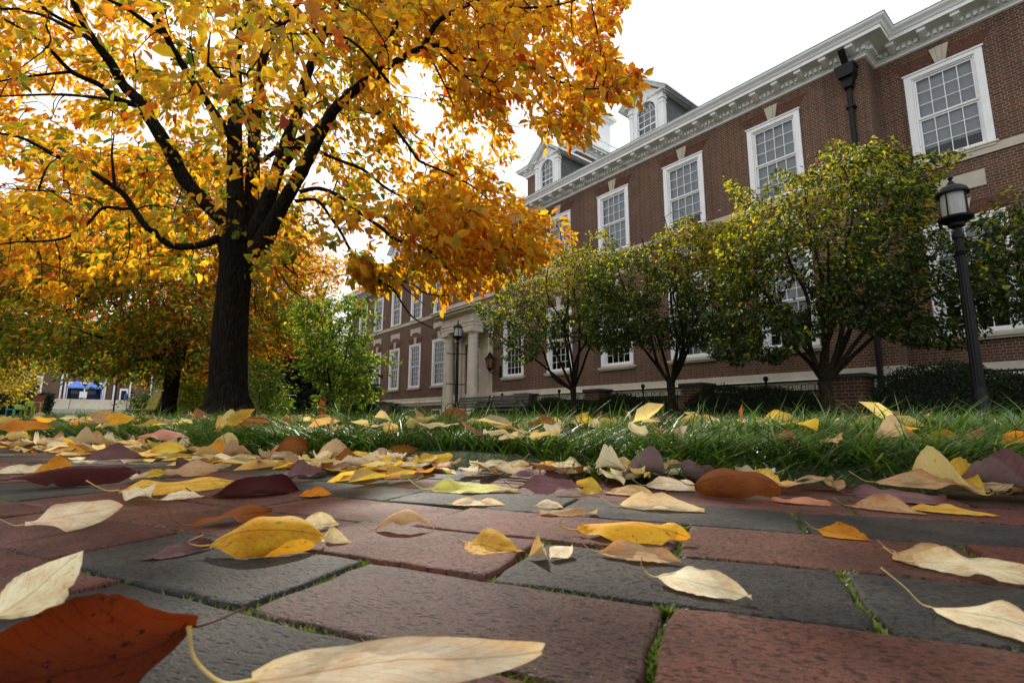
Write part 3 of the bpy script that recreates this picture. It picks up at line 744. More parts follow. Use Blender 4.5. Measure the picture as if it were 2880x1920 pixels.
for w, za, zb in ((1.25, 0, .5), (1.05, .5, 3.4), (1.2, 1.1, 1.2), (1.22, 3.4, 3.55), (1.38, 3.55, 3.75), (1.0, 3.75, 4.3)):
    m.box(fr(ca + w, cn - w, zt + za), fr(ca - w, cn + w, zt + zb))
m.lathe([(.98, 0), (.95, .4), (.75, .9), (.4, 1.3), (.1, 1.5), (.05, 2.6)], fr(ca, cn, zt + 4.3)); m.obj('cupola', WHITE, cbo)

# entrance portico
PN, pc0, pc1 = 13.5, 19.75, 21.95
por = MB()
def pbox(s0, s1, n0, n1, z0, z1): por.box(fr(s1, n0, z0), fr(s0, n1, z1))
eR, eL = 19.42, 22.30
pbox(eR, eL, PN - .28, NM + .0, 4.45, 4.60); pbox(eR - .02, eL + .02, PN - .30, NM, 4.60, 4.76); pbox(eR - .05, eL + .05, PN - .33, NM, 4.76, 4.81)
pbox(eR, eL, PN - .28, NM, 4.81, 5.20)
for o, a, c in ((.10, 5.20, 5.28), (.28, 5.28, 5.40), (.40, 5.40, 5.50), (.45, 5.50, 5.58), (.05, 5.58, 5.70)): pbox(eR - o, eL + o, PN - .28 - o, NM, a, c)
por_o = por.obj('portico', STONE, hall, bevel=.012)
cc = MB(); c0 = .35
prof = [(.36, 0), (.36, .10), (.345, .12), (.36, .17), (.34, .22), (.285, .25), (.28, .30)]
Hc = 4.42 - c0
for z in np.linspace(.35, Hc - .42, 9):
    f_ = (z - .35) / (Hc - .77); prof.append((.278 - .035 * f_ ** 1.5, z))
prof += [(.262, Hc - .40), (.262, Hc - .36), (.243, Hc - .34), (.243, Hc - .22), (.275, Hc - .18), (.32, Hc - .12)]
cc.lathe(prof, (0, 0, 0), 28); cc.box((-.34, -.34, Hc - .12), (.34, .34, Hc + .03)); cc.box((-.37, -.37, -.1), (.37, .37, 0))
co = cc.obj('column', STONE, por_o, loc=fr(pc0, PN, c0)); co2 = co.copy(); COL.objects.link(co2); co2.location = fr(pc1, PN, c0)
pm = MB()
for s in (19.95, 22.35):
    pm.box(fr(s + .28, NM - .16, .3), fr(s - .28, NM - .0, 4.3)); pm.box(fr(s + .33, NM - .21, .3), fr(s - .33, NM - .02, .55)); pm.box(fr(s + .33, NM - .21, 4.2), fr(s - .33, NM - .02, 4.45))
pm.box(fr(19.67, NM - .06, .3), fr(19.50, NM - .0, 4.44))
pm.box(fr(20.50, NM - .10, .3), fr(20.28, NM - .0, 4.44)); pm.box(fr(22.07, NM - .10, .3), fr(21.85, NM - .0, 4.44)); pm.box(fr(21.85, NM - .10, 4.0), fr(20.50, NM, 4.44))
pm.obj('pilaster', STONE, por_o, bevel=.01)
dd = MB(); dd.box(fr(20.62, NM + .05, .4), fr(20.50, NM + .2, 3.95)); dd.box(fr(21.85, NM + .05, .4), fr(21.73, NM + .2, 3.95)); dd.box(fr(21.73, NM + .05, 3.82), fr(20.62, NM + .2, 3.95)); dd.box(fr(21.73, NM + .05, 2.95), fr(20.62, NM + .18, 3.05))
dd.box(fr(21.24, NM + .08, .4), fr(21.11, NM + .16, 2.95)); dd.box(fr(21.73, NM + .08, .4), fr(20.62, NM + .15, .95))
dd.box(fr(21.73, NM + .08, 1.9), fr(20.62, NM + .15, 2.0))
do_ = dd.obj('door', WOOD, por_o)
g = MB(); g.box(fr(21.73, NM + .10, .95), fr(20.62, NM + .12, 3.82)); g.obj('door_glass', GLASS, do_)
st = MB()
for i in range(3): st.box(fr(22.7 + .3 * (2 - i), PN - .5 - .33 * (2 - i), -.1 + .0), fr(19.1 - .3 * (2 - i) + .3, NM - .01, .12 * (i + 1)))
st.obj('steps', STONE, por_o, bevel=.01)
# downspout with its dark hopper on the corner
m = MB(); sx = 3.78
m.tube([fr(sx, NM - .12, 9.12), fr(sx, NM - .12, .05)], .065, 10)
for z in (8.2, 6.3, 4.4, 2.5): m.box(fr(sx + .10, NM - .20, z), fr(sx - .10, NM - .002, z + .06))
m.prism([(-.15, 9.02), (.15, 9.02), (.20, 9.10), (.20, 9.27), (.23, 9.30), (.23, 9.36), (-.23, 9.36), (-.23, 9.30), (-.20, 9.27), (-.20, 9.10)], 1, NM - .36 - OY, NM - .002 - OY)
V = m.v; m2 = MB()
for i in range(len(m.v) - 20, len(m.v)): m.v[i] = (m.v[i][0] - sx - OX, m.v[i][1], m.v[i][2])
m.prism([(-.09 - sx - OX, 8.76), (.09 - sx - OX, 8.76), (.15 - sx - OX, 9.02), (-.15 - sx - OX, 9.02)], 1, NM - .26 - OY, NM - .03 - OY)
m.prism([(NM - .22 - OY, 9.36), (NM - .06 - OY, 9.36), (NM - .36 - OY, 9.70), (NM - .50 - OY, 9.70)], 0, -sx - .07 - OX, -sx + .07 - OX)
m.obj('downspout', BLACK, hall)
# small basement windows below the plinth, left of the entrance
for s in (25.6, 28.4):
    m = MB(); m.box(fr(s + .5, NL - .03, .15), fr(s - .5, NL + .02, .72)); bw = m.obj('basement_window', WHITE, hall)
    m = MB()
    for i in range(4): m.box(fr(s + .44 - .225 * i, NL - .045, .2), fr(s + .25 - .225 * i, NL - .034, .67))
    m.obj('pane', DARK, bw)

# wall lantern
def lantern_wall():
    w = empty('wall_lantern', tuple((DD * 18.85 + NN * 14.5)[:2]) + (2.3,), HEAD - PI / 2, label='black wall lantern on a scrolled bracket right of the columned entrance', cat='lantern')
    m = MB(); m.box((-.06, -.05, -.25), (.06, 0, .35)); m.tube([(0, -.03, 0), (-.12, -.2, -.05), (-.3, -.32, .02), (-.42, -.34, .12)], .022, 6); m.tube([(0, -.03, .2), (-.15, -.2, .10), (-.3, -.3, .03)], .015, 6); m.obj('bracket', BLACK, w)
    m = MB(); c = (-.42, -.34, .12)
    m.lathe([(.05, 0), (.07, .05), (.14, .12), (.15, .16)], c, 6); m.lathe([(.26, .60), (.24, .64), (.12, .76), (.10, .80), (.12, .82), (.03, .90), (.02, .98)], c, 8)
    for i in range(6):
        a = 2 * PI * i / 6; m.tube([(c[0] + .14 * math.cos(a), c[1] + .14 * math.sin(a), c[2] + .14), (c[0] + .23 * math.cos(a), c[1] + .23 * math.sin(a), c[2] + .61)], .012, 4)
    m.obj('cage', BLACK, w)
    m = MB(); m.lathe([(.13, .16), (.215, .60)], c, 6); m.obj('amber_glass', simple('amber_glass', (.20, .09, .03), .25, .2, 6), w)
lantern_wall()
# ------------------------------------------------------------------ trees
def inpoly(u, v, poly):
    x = np.asarray(poly, float); r = np.zeros(len(u), bool); j = len(x) - 1
    for i in range(len(x)):
        c = ((x[i, 1] > v) != (x[j, 1] > v)) & (u < (x[j, 0] - x[i, 0]) * (v - x[i, 1]) / (x[j, 1] - x[i, 1] + 1e-9) + x[i, 0]); r ^= c; j = i
    return r
SUN = ray(1175, 233); SUN = SUN / np.linalg.norm(SUN)

def leaf_cards(P, ax, nr, L, W, col, name, mat, fold=.22):
    """six-point leaf folded along its rib"""
    n = len(P); ax = ax / np.linalg.norm(ax, axis=1)[:, None]; sd = np.cross(nr, ax); sd /= np.linalg.norm(sd, axis=1)[:, None] + 1e-9; nr = np.cross(ax, sd)
    L = L[:, None]; W = W[:, None]
    def pt(a, s, h): return P + ax * (L * a) + sd * (W * s) + nr * (W * h)
    V = np.stack([pt(0, 0, 0), pt(.30, .46, fold), pt(.66, .40, fold), pt(1, 0, -.25), pt(.66, -.40, fold), pt(.30, -.46, fold)], 1)
    b = np.arange(n)[:, None] * 6
    Q = np.concatenate([b + np.array([[0, 1, 2, 3]]), b + np.array([[0, 3, 4, 5]])])
    C = np.repeat(col[:, None, :], 6, 1).copy(); C[:, 3] *= np.array([1.05, .85, .8]); 
    return fast_mesh(name, V.reshape(-1, 3), Q, None, mat, C.reshape(-1, 3))

def build_tree(name, base, trunk, limbs, regions, colfn, label, cat, leafL, mat, bark, nleaf, spray=26, spread=.26, twig_r=(.012, .0035), holes=(), clear=None, seed=1, group=None, droop=.6, flat=.6, height_keep=None, trunk_seg=20, trunk_name='trunk', wratio=.5, outline=None):
    g = np.random.default_rng(seed)
    root = empty(name, tuple(base), label=label, cat=cat, group=group); b0 = np.array(base)
    TV, TQ, nodes, noder = [], [], [], []; nv = 0
    def addtube(P, R, seg):
        nonlocal nv
        V, Q = tube_arrays(P, R, seg); TV.append(V); TQ.append(Q + nv); nv += len(V)
    for k, (pl) in enumerate([trunk] + list(limbs)):
        if len(pl) < 2: continue
        C = crom(pl, 8 if k == 0 else 5); R = C[:, 3] * (.95 if name == 'autumn_tree' and k else 1.0)
        if k: R *= 1 + .10 * np.sin(np.arange(len(R)) * 1.7 + k) * g.random(len(R))
        V, Q = tube_arrays(C[:, :3], R, trunk_seg if (k == 0 or R.max() > .06) else 8)
        if k == 0:
            ang = np.tile(np.arange(trunk_seg) * 2 * PI / trunk_seg, len(C)); zz = np.repeat(C[:, 2] - b0[2], trunk_seg)
            fl = np.clip(1 - zz / (.13 * max(1, trunk[0][3] * 12)), 0, 1) ** 2
            cen = np.repeat(C[:, :3], trunk_seg, 0); rr = 1 + .05 * np.sin(ang * 5 + zz * 2) + fl * (.22 + .45 * np.maximum(0, np.sin(ang * 3 + seed)) + .3 * np.maximum(0, np.sin(ang * 5 + 1)))
            V = cen + (V - cen) * rr[:, None]
        TV.append(V); TQ.append(Q + nv); nv += len(V)
        for i in range(0, len(C), 2):
            if k: nodes.append(C[i, :3]); noder.append(R[i])
    nodes.append(np.array(trunk[-1][:3])); noder.append(trunk[-1][3])
    # cluster centres
    cl, cw = [], []
    for reg in regions:
        poly, cnt, t0, t1 = reg[:4]; mult = reg[4] if len(reg) > 4 else 1.0; limit = reg[5] if len(reg) > 5 else None
        pa = np.array(poly, float); lo, hi = pa.min(0), pa.max(0); got = 0; tries = 0
        while got < cnt and tries < 200:
            tries += 1; m = cnt * 4
            u = g.uniform(lo[0], hi[0], m); v = g.uniform(lo[1], hi[1], m); ok = inpoly(u, v, poly)
            for h in holes: ok &= ((u - h[0]) / h[2]) ** 2 + ((v - h[1]) / h[3]) ** 2 > 1
            u, v = u[ok], v[ok]; t = g.uniform(t0, t1, len(u))
            for a, b_, c in zip(u, v, t):
                p = atv(a, b_, c)
                if p[2] < b0[2] + (height_keep or 1.2): continue
                if limit and np.hypot(p[0] - b0[0], p[1] - b0[1]) > limit: continue
                cl.append(p); cw.append(mult); got += 1
                if got >= cnt: break
    cl = np.array(cl); cw = np.array(cw)
    # twigs grow from the nearest wood, nearest clusters first
    N = np.array(nodes); NRr = np.array(noder); d0 = np.array([np.min(np.linalg.norm(N - c, axis=1)) for c in cl]); order = np.argsort(d0)
    tip_dir = np.zeros_like(cl); nodesL = list(N); 
    NA = np.zeros((len(N) + 4 * len(cl), 3)); NA[:len(N)] = N; nn = len(N)
    pen = np.zeros(len(NA)); tc = np.array([b0[0], b0[1]])
    for i in order:
        c = cl[i]; dd_ = np.linalg.norm(NA[:nn] - c, axis=1)
        rad_n = np.hypot(*(NA[:nn, :2] - tc).T); rad_c = np.hypot(*(c[:2] - tc))
        cost = dd_ + .8 * np.maximum(0, rad_n - rad_c) + pen[:nn]
        j = int(np.argmin(cost)); a = NA[j]; L = dd_[j]
        if L < .05: tip_dir[i] = g.normal(size=3); continue
        m = (a + c) / 2 + g.normal(0, .08 * L, 3) + np.array([0, 0, .13 * L])
        P = crom(np.array([[*a, 0], [*m, 0], [*c, 0]]), 4)[:, :3]; r0 = min(twig_r[0] * (.5 + L * .55), .03 if twig_r[0] > .008 else .012)
        addtube(P, np.linspace(r0, twig_r[1], len(P)), 5 if L < 1.2 else 6)
        for q in (P[3], P[5], P[-1]):
            NA[nn] = q; pen[nn] = .12; nn += 1
        tip_dir[i] = c - m
    me = fast_mesh(trunk_name, np.vstack(TV) - b0, np.vstack(TQ), None, bark, smooth=True)
    link(trunk_name, me, root)
    # leaves
    w = cw / cw.sum(); cnts = g.multinomial(nleaf, w) if len(cl) else []
    idx = np.repeat(np.arange(len(cl)), cnts); n = len(idx)
    td = tip_dir[idx]; td /= np.linalg.norm(td, axis=1)[:, None] + 1e-9
    # leaves sit in small whorls (sprays) inside each cluster
    ns = 6; sub = g.normal(0, 1, (len(cl), ns, 3)) * np.array([1, 1, flat]) * spread
    P = cl[idx] + sub[idx, g.integers(0, ns, n)] + g.normal(0, 1, (n, 3)) * .35 * spread * np.array([1, 1, .8])
    u, v, t = projv(P); keep = np.ones(n, bool)
    for h in holes: keep &= (((u - h[0]) / h[2]) ** 2 + ((v - h[1]) / h[3]) ** 2 > 1) | (g.random(n) < .06)
    if outline is not None: keep &= inpoly(u, v, outline) | (g.random(n) < .02)
    if clear is not None: keep &= ~clear(P)
    P, idx, td = P[keep], idx[keep], td[keep]; n = len(P)
    out = P - np.array([b0[0], b0[1], 0]); out[:, 2] = 0; out /= np.linalg.norm(out, axis=1)[:, None] + 1e-9
    cd = P - cl[idx]; cd /= np.linalg.norm(cd, axis=1)[:, None] + 1e-9
    ax = .5 * out + .6 * cd + .5 * g.normal(size=(n, 3)) + np.array([0, 0, -droop]); nr = np.array([0, 0, 1.0]) + .75 * g.normal(size=(n, 3))
    L = leafL * g.uniform(.5, 1.35, n); col = colfn(P, b0, g, cl[idx])
    me = leaf_cards(P - b0, ax, nr, L, L * wratio * g.uniform(.8, 1.2, n), col, 'crown', mat)
    link('crown', me, root)
    return root

LP = np.array([[.68, .39, .024], [.72, .49, .035], [.63, .27, .018], [.52, .40, .035], [.30, .34, .035], [.08, .17, .018], [.52, .12, .018], [.34, .045, .015]])
def cfield(P, s, seed=0):
    q = P * s + seed
    return (np.sin(q[:, 0] + 1.7 * np.sin(q[:, 1] * .8 + q[:, 2])) + np.sin(q[:, 1] * 1.3 + 2.1 * np.sin(q[:, 2] * .9 + q[:, 0] * .7)) + np.sin(q[:, 2] * 1.7 + q[:, 0] * .6)) / 3
def palette(wts, g):      # wts (n,8) -> colours
    wts = np.maximum(wts, 1e-4); c = np.cumsum(wts / wts.sum(1)[:, None], 1); k = (g.random(len(wts))[:, None] > c).sum(1)
    return LP[np.minimum(k, 7)] * g.uniform(.72, 1.25, (len(wts), 1))
def col_main(P, b, g, C):
    r = np.hypot(P[:, 0] - b[0], P[:, 1] - b[1]); f = cfield(C, .9) * .5; x = P[:, 0] - b[0]
    inner = np.clip(1.25 - r / 2.6 + f * .5 + .12 * np.clip(x, -1, 1), 0, 1); outer = np.clip((r - 4.6) / 1.6 + f, 0, 1.0)
    yel = np.clip(.6 + f, 0, 1)
    W = np.stack([1.0 + 0 * r, 1.0 * yel + .3, .50 + 1.0 * outer, .35 + .7 * inner, .10 + 1.1 * inner, .9 * inner ** 1.5, .12 + 1.4 * outer, .01 + .8 * outer ** 2], 1)
    return palette(W, g)
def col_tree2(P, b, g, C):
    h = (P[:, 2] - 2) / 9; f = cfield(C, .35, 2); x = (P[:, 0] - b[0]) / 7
    lo = np.clip(1.15 - h * 1.5 + .4 * f - .1 * x, 0, 1); red = np.clip(h * 1.7 - .45 + .8 * f - .5 * x, 0, 1.2)  # lower leaves greener and darker, shade of the crown put into their colour
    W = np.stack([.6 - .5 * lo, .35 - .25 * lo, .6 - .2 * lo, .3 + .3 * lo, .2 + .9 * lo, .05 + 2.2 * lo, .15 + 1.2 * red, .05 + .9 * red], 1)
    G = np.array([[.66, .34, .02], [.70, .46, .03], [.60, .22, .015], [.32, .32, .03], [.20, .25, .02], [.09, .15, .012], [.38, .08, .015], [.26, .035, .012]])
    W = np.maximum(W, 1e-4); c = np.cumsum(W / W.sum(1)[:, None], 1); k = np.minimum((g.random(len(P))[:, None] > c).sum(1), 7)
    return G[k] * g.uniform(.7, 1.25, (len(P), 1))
def col_tree3(P, b, g, C):
    f = cfield(C, .5, 5); W = np.stack([1.0 + 0 * f, .9 + 0 * f, .8 + 0 * f, .3 + 0 * f, .15 + .3 * f, .1 - .2 * f, .5 + 1.0 * f, .12 + .5 * f], 1)
    return palette(W, g)
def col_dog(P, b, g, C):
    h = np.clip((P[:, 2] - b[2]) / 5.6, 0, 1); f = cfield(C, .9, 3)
    top = np.clip((h - .43) * 2.3 + .55 * f, 0, 1); low_shade = np.clip(1 - h * 1.9, 0, 1)  # darkest greens weighted low, painting in the shade under the crown
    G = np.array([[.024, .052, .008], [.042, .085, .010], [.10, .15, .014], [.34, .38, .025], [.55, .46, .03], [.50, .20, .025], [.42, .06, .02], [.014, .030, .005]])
    W = np.stack([1.2 - top, 1.2 - .9 * top, .8 + 0 * top, .25 + 1.6 * top, .03 + .9 * top, .01 + .38 * top ** 3, .003 + .12 * top ** 3, .9 - .9 * top + 1.6 * low_shade], 1)
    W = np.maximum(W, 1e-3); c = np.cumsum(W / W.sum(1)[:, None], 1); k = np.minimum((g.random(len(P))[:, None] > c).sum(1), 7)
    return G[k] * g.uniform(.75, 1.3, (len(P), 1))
def col_const(a, b2, hi=None, ph=.0):
    a, b2 = np.array(a), np.array(b2)
    def f(P, b, g, C):
        k = g.random((len(P), 1)); c = (1 - k) * a + k * b2
        if hi is not None:
            m = g.random(len(P)) < ph; c[m] = np.array(hi)
        return c * g.uniform(.7, 1.3, (len(P), 1))
    return f

# --- the main tree; limbs traced as polylines (u, v, depth, radius in m)
def L_(pts): return [[*atv(u, v, t), r] for u, v, t, r in pts]
TB = atv(517, 950, 6.8); TB[2] = .03
trunk = [[TB[0], TB[1], -.06, .36], [TB[0] + .0, TB[1], .10, .29], [TB[0] + .01, TB[1], .35, .255]] + L_([(527, 800, 6.8, .222), (536, 690, 6.8, .208), (546, 610, 6.8, .212), (551, 560, 6.8, .255), (556, 520, 6.8, .235)])
limbs = [L_(x) for x in [
 [(535, 575, 6.8, .13), (520, 515, 6.75, .105), (480, 475, 6.7, .098), (425, 413, 6.6, .095), (392, 350, 6.5, .088), (345, 273, 6.35, .080), (320, 233, 6.25, .076), (283, 195, 6.15, .062), (255, 145, 6.0, .055), (210, 85, 5.8, .045), (180, 30, 5.6, .036), (165, -10, 5.5, .03), (150, -70, 5.4, .02)],
 [(330, 245, 6.3, .04), (268, 228, 6.2, .042), (230, 196, 6.1, .034), (165, 165, 5.9, .028), (115, 115, 5.7, .022), (70, 80, 5.6, .018), (0, 40, 5.4, .012), (-70, 10, 5.3, .008)],
 [(320, 242, 6.25, .03), (250, 228, 6.4, .024), (150, 218, 6.6, .018), (60, 219, 6.8, .014), (-40, 224, 7.0, .008)],
 [(207, 90, 5.8, .03), (150, 60, 5.9, .024), (90, 33, 6.0, .018), (0, 18, 6.1, .012)],
 [(210, 78, 5.8, .025), (118, 32, 5.5, .018), (70, -10, 5.4, .012)],
 [(165, 165, 5.9, .018), (80, 174, 5.7, .014), (-20, 190, 5.5, .008)],
 [(530, 315, 6.8, .05), (500, 270, 6.7, .052), (460, 212, 6.5, .050), (425, 158, 6.35, .046), (398, 115, 6.2, .044), (378, 75, 6.05, .038), (350, 25, 5.9, .032), (330, -20, 5.8, .026), (310, -80, 5.7, .018)],
 [(388, 88, 6.15, .028), (340, 55, 6.0, .026), (290, 20, 5.85, .022), (240, -5, 5.7, .016), (190, -40, 5.6, .012)],
 [(530, 203, 6.9, .026), (490, 163, 6.7, .022), (468, 130, 6.5, .018), (430, 110, 6.3, .012)],
 [(548, 585, 6.8, .16), (541, 450, 6.85, .115), (539, 300, 6.95, .098), (543, 200, 7.05, .085), (541, 130, 7.1, .070), (558, 60, 7.2, .055), (570, 0, 7.3, .045), (576, -90, 7.4, .03)],
 [(572, 560, 6.95, .14), (580, 420, 7.15, .100), (585, 300, 7.35, .086), (590, 240, 7.45, .080), (606, 130, 7.7, .062), (640, 60, 7.9, .05), (690, 0, 8.1, .04), (730, -70, 8.2, .03)],
 [(598, 373, 7.2, .035), (640, 345, 7.3, .038), (690, 318, 7.4, .034), (720, 300, 7.5, .03)],
 [(580, 560, 6.75, .14), (622, 440, 6.7, .095), (650, 352, 6.65, .084), (680, 268, 6.55, .072), (700, 190, 6.5, .062), (718, 140, 6.45, .055), (745, 80, 6.4, .045), (770, 20, 6.3, .036), (790, -60, 6.2, .024)],
 [(725, 120, 6.4, .02), (720, 60, 6.2, .02), (712, 0, 6.1, .014), (708, -50, 6.0, .01)],
 [(640, 398, 6.7, .05), (690, 330, 6.6, .052), (740, 285, 6.5, .05), (775, 242, 6.45, .05)],
 [(590, 585, 6.7, .15), (632, 500, 6.65, .10), (666, 440, 6.6, .092), (700, 380, 6.5, .082), (735, 310, 6.45, .075), (760, 262, 6.4, .07), (790, 230, 6.35, .064), (830, 195, 6.25, .058), (868, 172, 6.2, .052), (900, 147, 6.1, .044), (971, 107, 6.0, .036), (984, 83, 5.95, .034), (1010, 47, 5.9, .03), (1050, 23, 5.8, .026), (1084, 7, 5.75, .022), (1150, -20, 5.7, .016)],
 [(868, 172, 6.2, .04), (874, 123, 6.1, .04), (897, 90, 6.0, .036), (917, 43, 5.9, .03), (944, 10, 5.85, .026), (965, -50, 5.8, .018)],
 [(984, 103, 5.95, .022), (1020, 108, 5.8, .02), (1050, 130, 5.7, .018), (1117, 143, 5.55, .016), (1184, 152, 5.45, .015), (1227, 158, 5.4, .014), (1284, 187, 5.3, .012), (1334, 203, 5.25, .010), (1384, 203, 5.2, .008), (1450, 188, 5.15, .005)],
 [(977, 110, 5.95, .014), (1017, 187, 5.8, .011), (1047, 253, 5.7, .007)],
 [(994, 108, 5.9, .014), (1050, 160, 5.75, .012), (1084, 187, 5.7, .01), (1117, 213, 5.6, .008), (1160, 235, 5.5, .006)],
 [(1084, 7, 5.75, .014), (1167, 17, 5.6, .012), (1250, 17, 5.5, .01), (1330, 0, 5.4, .007)],
 [(1190, 200, 5.5, .010), (1211, 213, 5.5, .010), (1257, 260, 5.4, .008), (1290, 300, 5.35, .005)],
 [(785, 235, 6.35, .032), (850, 257, 6.2, .032), (887, 263, 6.1, .028), (907, 293, 6.0, .024), (944, 343, 5.9, .018), (964, 370, 5.85, .016), (1017, 393, 5.75, .013), (1077, 423, 5.7, .01), (1127, 463, 5.65, .006)],
 [(690, 440, 6.55, .030), (733, 433, 6.4, .028), (784, 453, 6.3, .026), (824, 487, 6.2, .024), (874, 522, 6.1, .022), (910, 551, 6.05, .020), (977, 571, 6.0, .018), (1017, 605, 5.95, .013), (1050, 645, 5.9, .008)],
 [(975, 568, 6.0, .012), (1050, 567, 5.9, .010), (1117, 573, 5.8, .009), (1200, 572, 5.7, .006)],
 [(735, 350, 6.45, .024), (784, 370, 6.3, .022), (834, 390, 6.2, .020), (884, 430, 6.15, .017), (934, 457, 6.1, .014), (990, 480, 6.05, .011), (1040, 512, 6.0, .007)],
 [(680, 462, 6.6, .026), (727, 460, 6.5, .022), (760, 500, 6.4, .020), (784, 535, 6.35, .020), (800, 566, 6.3, .019), (824, 599, 6.25, .018), (850, 630, 6.2, .018), (900, 662, 6.15, .015), (926, 700, 6.1, .012), (950, 730, 6.05, .010), (1000, 757, 6.0, .006)],
 [(850, 630, 6.2, .013), (864, 626, 6.2, .013), (887, 630, 6.15, .012), (912, 642, 6.1, .011), (922, 655, 6.1, .010), (942, 672, 6.05, .008), (975, 700, 6.0, .005)],
 [(918, 643, 6.1, .010), (951, 655, 6.0, .009), (979, 674, 5.95, .007), (1030, 680, 5.9, .005)],
 [(600, 560, 6.7, .04), (633, 576, 6.6, .022), (653, 609, 6.55, .016), (683, 633, 6.5, .009)],
 [(590, 565, 6.7, .03), (620, 600, 6.6, .014), (647, 633, 6.55, .011), (670, 666, 6.5, .009), (717, 693, 6.45, .005)],
 [(535, 560, 6.8, .075), (505, 547, 6.7, .062), (480, 557, 6.6, .050), (447, 565, 6.55, .048), (405, 566, 6.5, .046), (378, 555, 6.45, .044), (358, 535, 6.4, .042), (335, 520, 6.35, .040), (307, 480, 6.3, .038), (287, 450, 6.25, .036), (263, 430, 6.2, .034), (217, 400, 6.1, .030), (173, 377, 6.0, .027), (133, 360, 5.9, .024), (83, 333, 5.8, .020), (43, 315, 5.7, .016), (-40, 300, 5.6, .010)],
 [(263, 428, 6.2, .022), (260, 393, 6.2, .018), (257, 350, 6.2, .012), (262, 310, 6.2, .007)],
 [(300, 478, 6.3, .022), (280, 480, 6.25, .022), (237, 477, 6.2, .020), (207, 508, 6.1, .018), (190, 523, 6.05, .017), (150, 546, 6.0, .016), (100, 554, 5.9, .014), (33, 556, 5.8, .011), (-40, 570, 5.7, .007)],
 [(237, 475, 6.2, .012), (213, 457, 6.2, .011), (150, 443, 6.1, .009), (60, 436, 6.0, .007), (-20, 430, 6.0, .005)],
 [(127, 553, 5.95, .009), (137, 590, 5.9, .007), (137, 655, 5.85, .004)],
 [(296, 500, 6.3, .008), (297, 573, 6.25, .007), (277, 622, 6.2, .004)],
 [(310, 482, 6.3, .012), (345, 472, 6.35, .011), (400, 480, 6.4, .007), (440, 500, 6.45, .004)],
]]
OUT = [(-90, -90), (1460, -90), (1440, 10), (1425, 60), (1395, 95), (1420, 150), (1485, 165), (1478, 190), (1440, 235), (1375, 220), (1385, 275), (1340, 330), (1270, 330), (1215, 290), (1215, 245), (1165, 255), (1185, 350), (1160, 405), (1185, 455), (1270, 490), (1322, 548), (1250, 595), (1150, 655), (1080, 715), (1030, 775), (965, 755), (940, 735), (885, 735), (905, 700), (850, 660), (800, 640), (800, 560), (730, 560), (640, 600), (600, 650), (560, 640), (500, 590), (470, 640), (330, 630), (200, 650), (185, 700), (100, 690), (0, 640), (-90, 620)]
HOLES = [(363, 128, 34, 30), (75, 150, 38, 20), (105, 226, 50, 26), (20, 405, 40, 34), (365, 300, 32, 34), (707, 332, 20, 32), (957, 185, 40, 50), (978, 275, 34, 28), (742, 600, 34, 40), (818, 552, 28, 28), (880, 575, 34, 30), (1005, 265, 14, 10), (690, 20, 14, 10), (1143, 170, 12, 12), (470, 262, 14, 40), (60, 262, 30, 12), (845, 505, 22, 14), (1290, 145, 28, 10), (1175, 235, 30, 12), (160, 20, 16, 10), (200, 45, 14, 10)]
SPOTS = [(-.13, .29, .06), (.12, .43, .05), (-.10, .21, .06), (-.06, .36, .03), (.22, .50, .03), (-.9, 1.1, .05), (-.55, 1.25, .06), (.02, 1.25, .05)]
def clear_main(P):
    k = (P[:, 2]) / SUN[2]; gx_ = P[:, 0] - SUN[0] * k; gy_ = P[:, 1] - SUN[1] * k; r = np.zeros(len(P), bool)
    for x, y, q in SPOTS: r |= (gx_ - x) ** 2 + (gy_ - y) ** 2 < (q + .085) ** 2
    return r
right = [(784, -90), (1460, -90), (1440, 10), (1425, 60), (1395, 95), (1420, 150), (1485, 165), (1478, 190), (1440, 235), (1375, 220), (1385, 275), (1340, 330), (1270, 330), (1215, 290), (1215, 245), (1165, 255), (1000, 250), (784, 300)]
mid = [(600, -90), (1200, -90), (1190, 200), (1165, 255), (1185, 350), (1160, 405), (1185, 455), (1100, 480), (980, 470), (784, 500), (640, 560), (600, 400)]
low = [(784, 480), (1000, 440), (1185, 455), (1270, 490), (1322, 548), (1250, 595), (1150, 655), (1080, 715), (1030, 775), (965, 755), (940, 735), (885, 735), (905, 700), (850, 660), (800, 600)]
left = [(-90, -90), (620, -90), (600, 500), (470, 630), (330, 625), (200, 645), (185, 695), (100, 685), (0, 640), (-90, 620)]
tips = [(1395, 160), (1487, 163), (1478, 190), (1440, 232), (1385, 215)]
build_tree('autumn_tree', TB, trunk, limbs,
  [(right, 40, 4.6, 5.8, .9, 6.8), (right, 150, 5.9, 7.6, 1.1, 7.0), (mid, 26, 4.9, 6.2, .7, 6.6), (mid, 165, 6.9, 9.2, 1.15, 6.8), (low, 30, 5.0, 5.9, .8, 6.5), (low, 80, 6.0, 7.2, 1.1, 6.6), (left, 36, 4.4, 5.6, .6, 6.6), (left, 260, 6.5, 9.6, 1.1, 6.9), (tips, 9, 5.0, 5.4, .6, 7.5),
   ([(640, 560), (730, 560), (780, 640), (760, 690), (700, 720), (620, 660)], 14, 6.0, 7.0, .8), ([(800, 580), (870, 610), (960, 690), (1030, 740), (1000, 780), (930, 750), (880, 730), (840, 660)], 24, 5.7, 6.3, .8), ([(400, 10), (660, 10), (690, 130), (560, 200), (470, 150), (400, 110)], 9, 2.7, 3.3, .35)],
  col_main, 'large tree with orange and yellow autumn leaves, dark forked trunk on the lawn', 'tree', .124, CROWN, BARK, 37000, outline=OUT, spread=.17, holes=HOLES, clear=clear_main, seed=4, droop=.75, flat=.7, height_keep=1.9, trunk_seg=28)

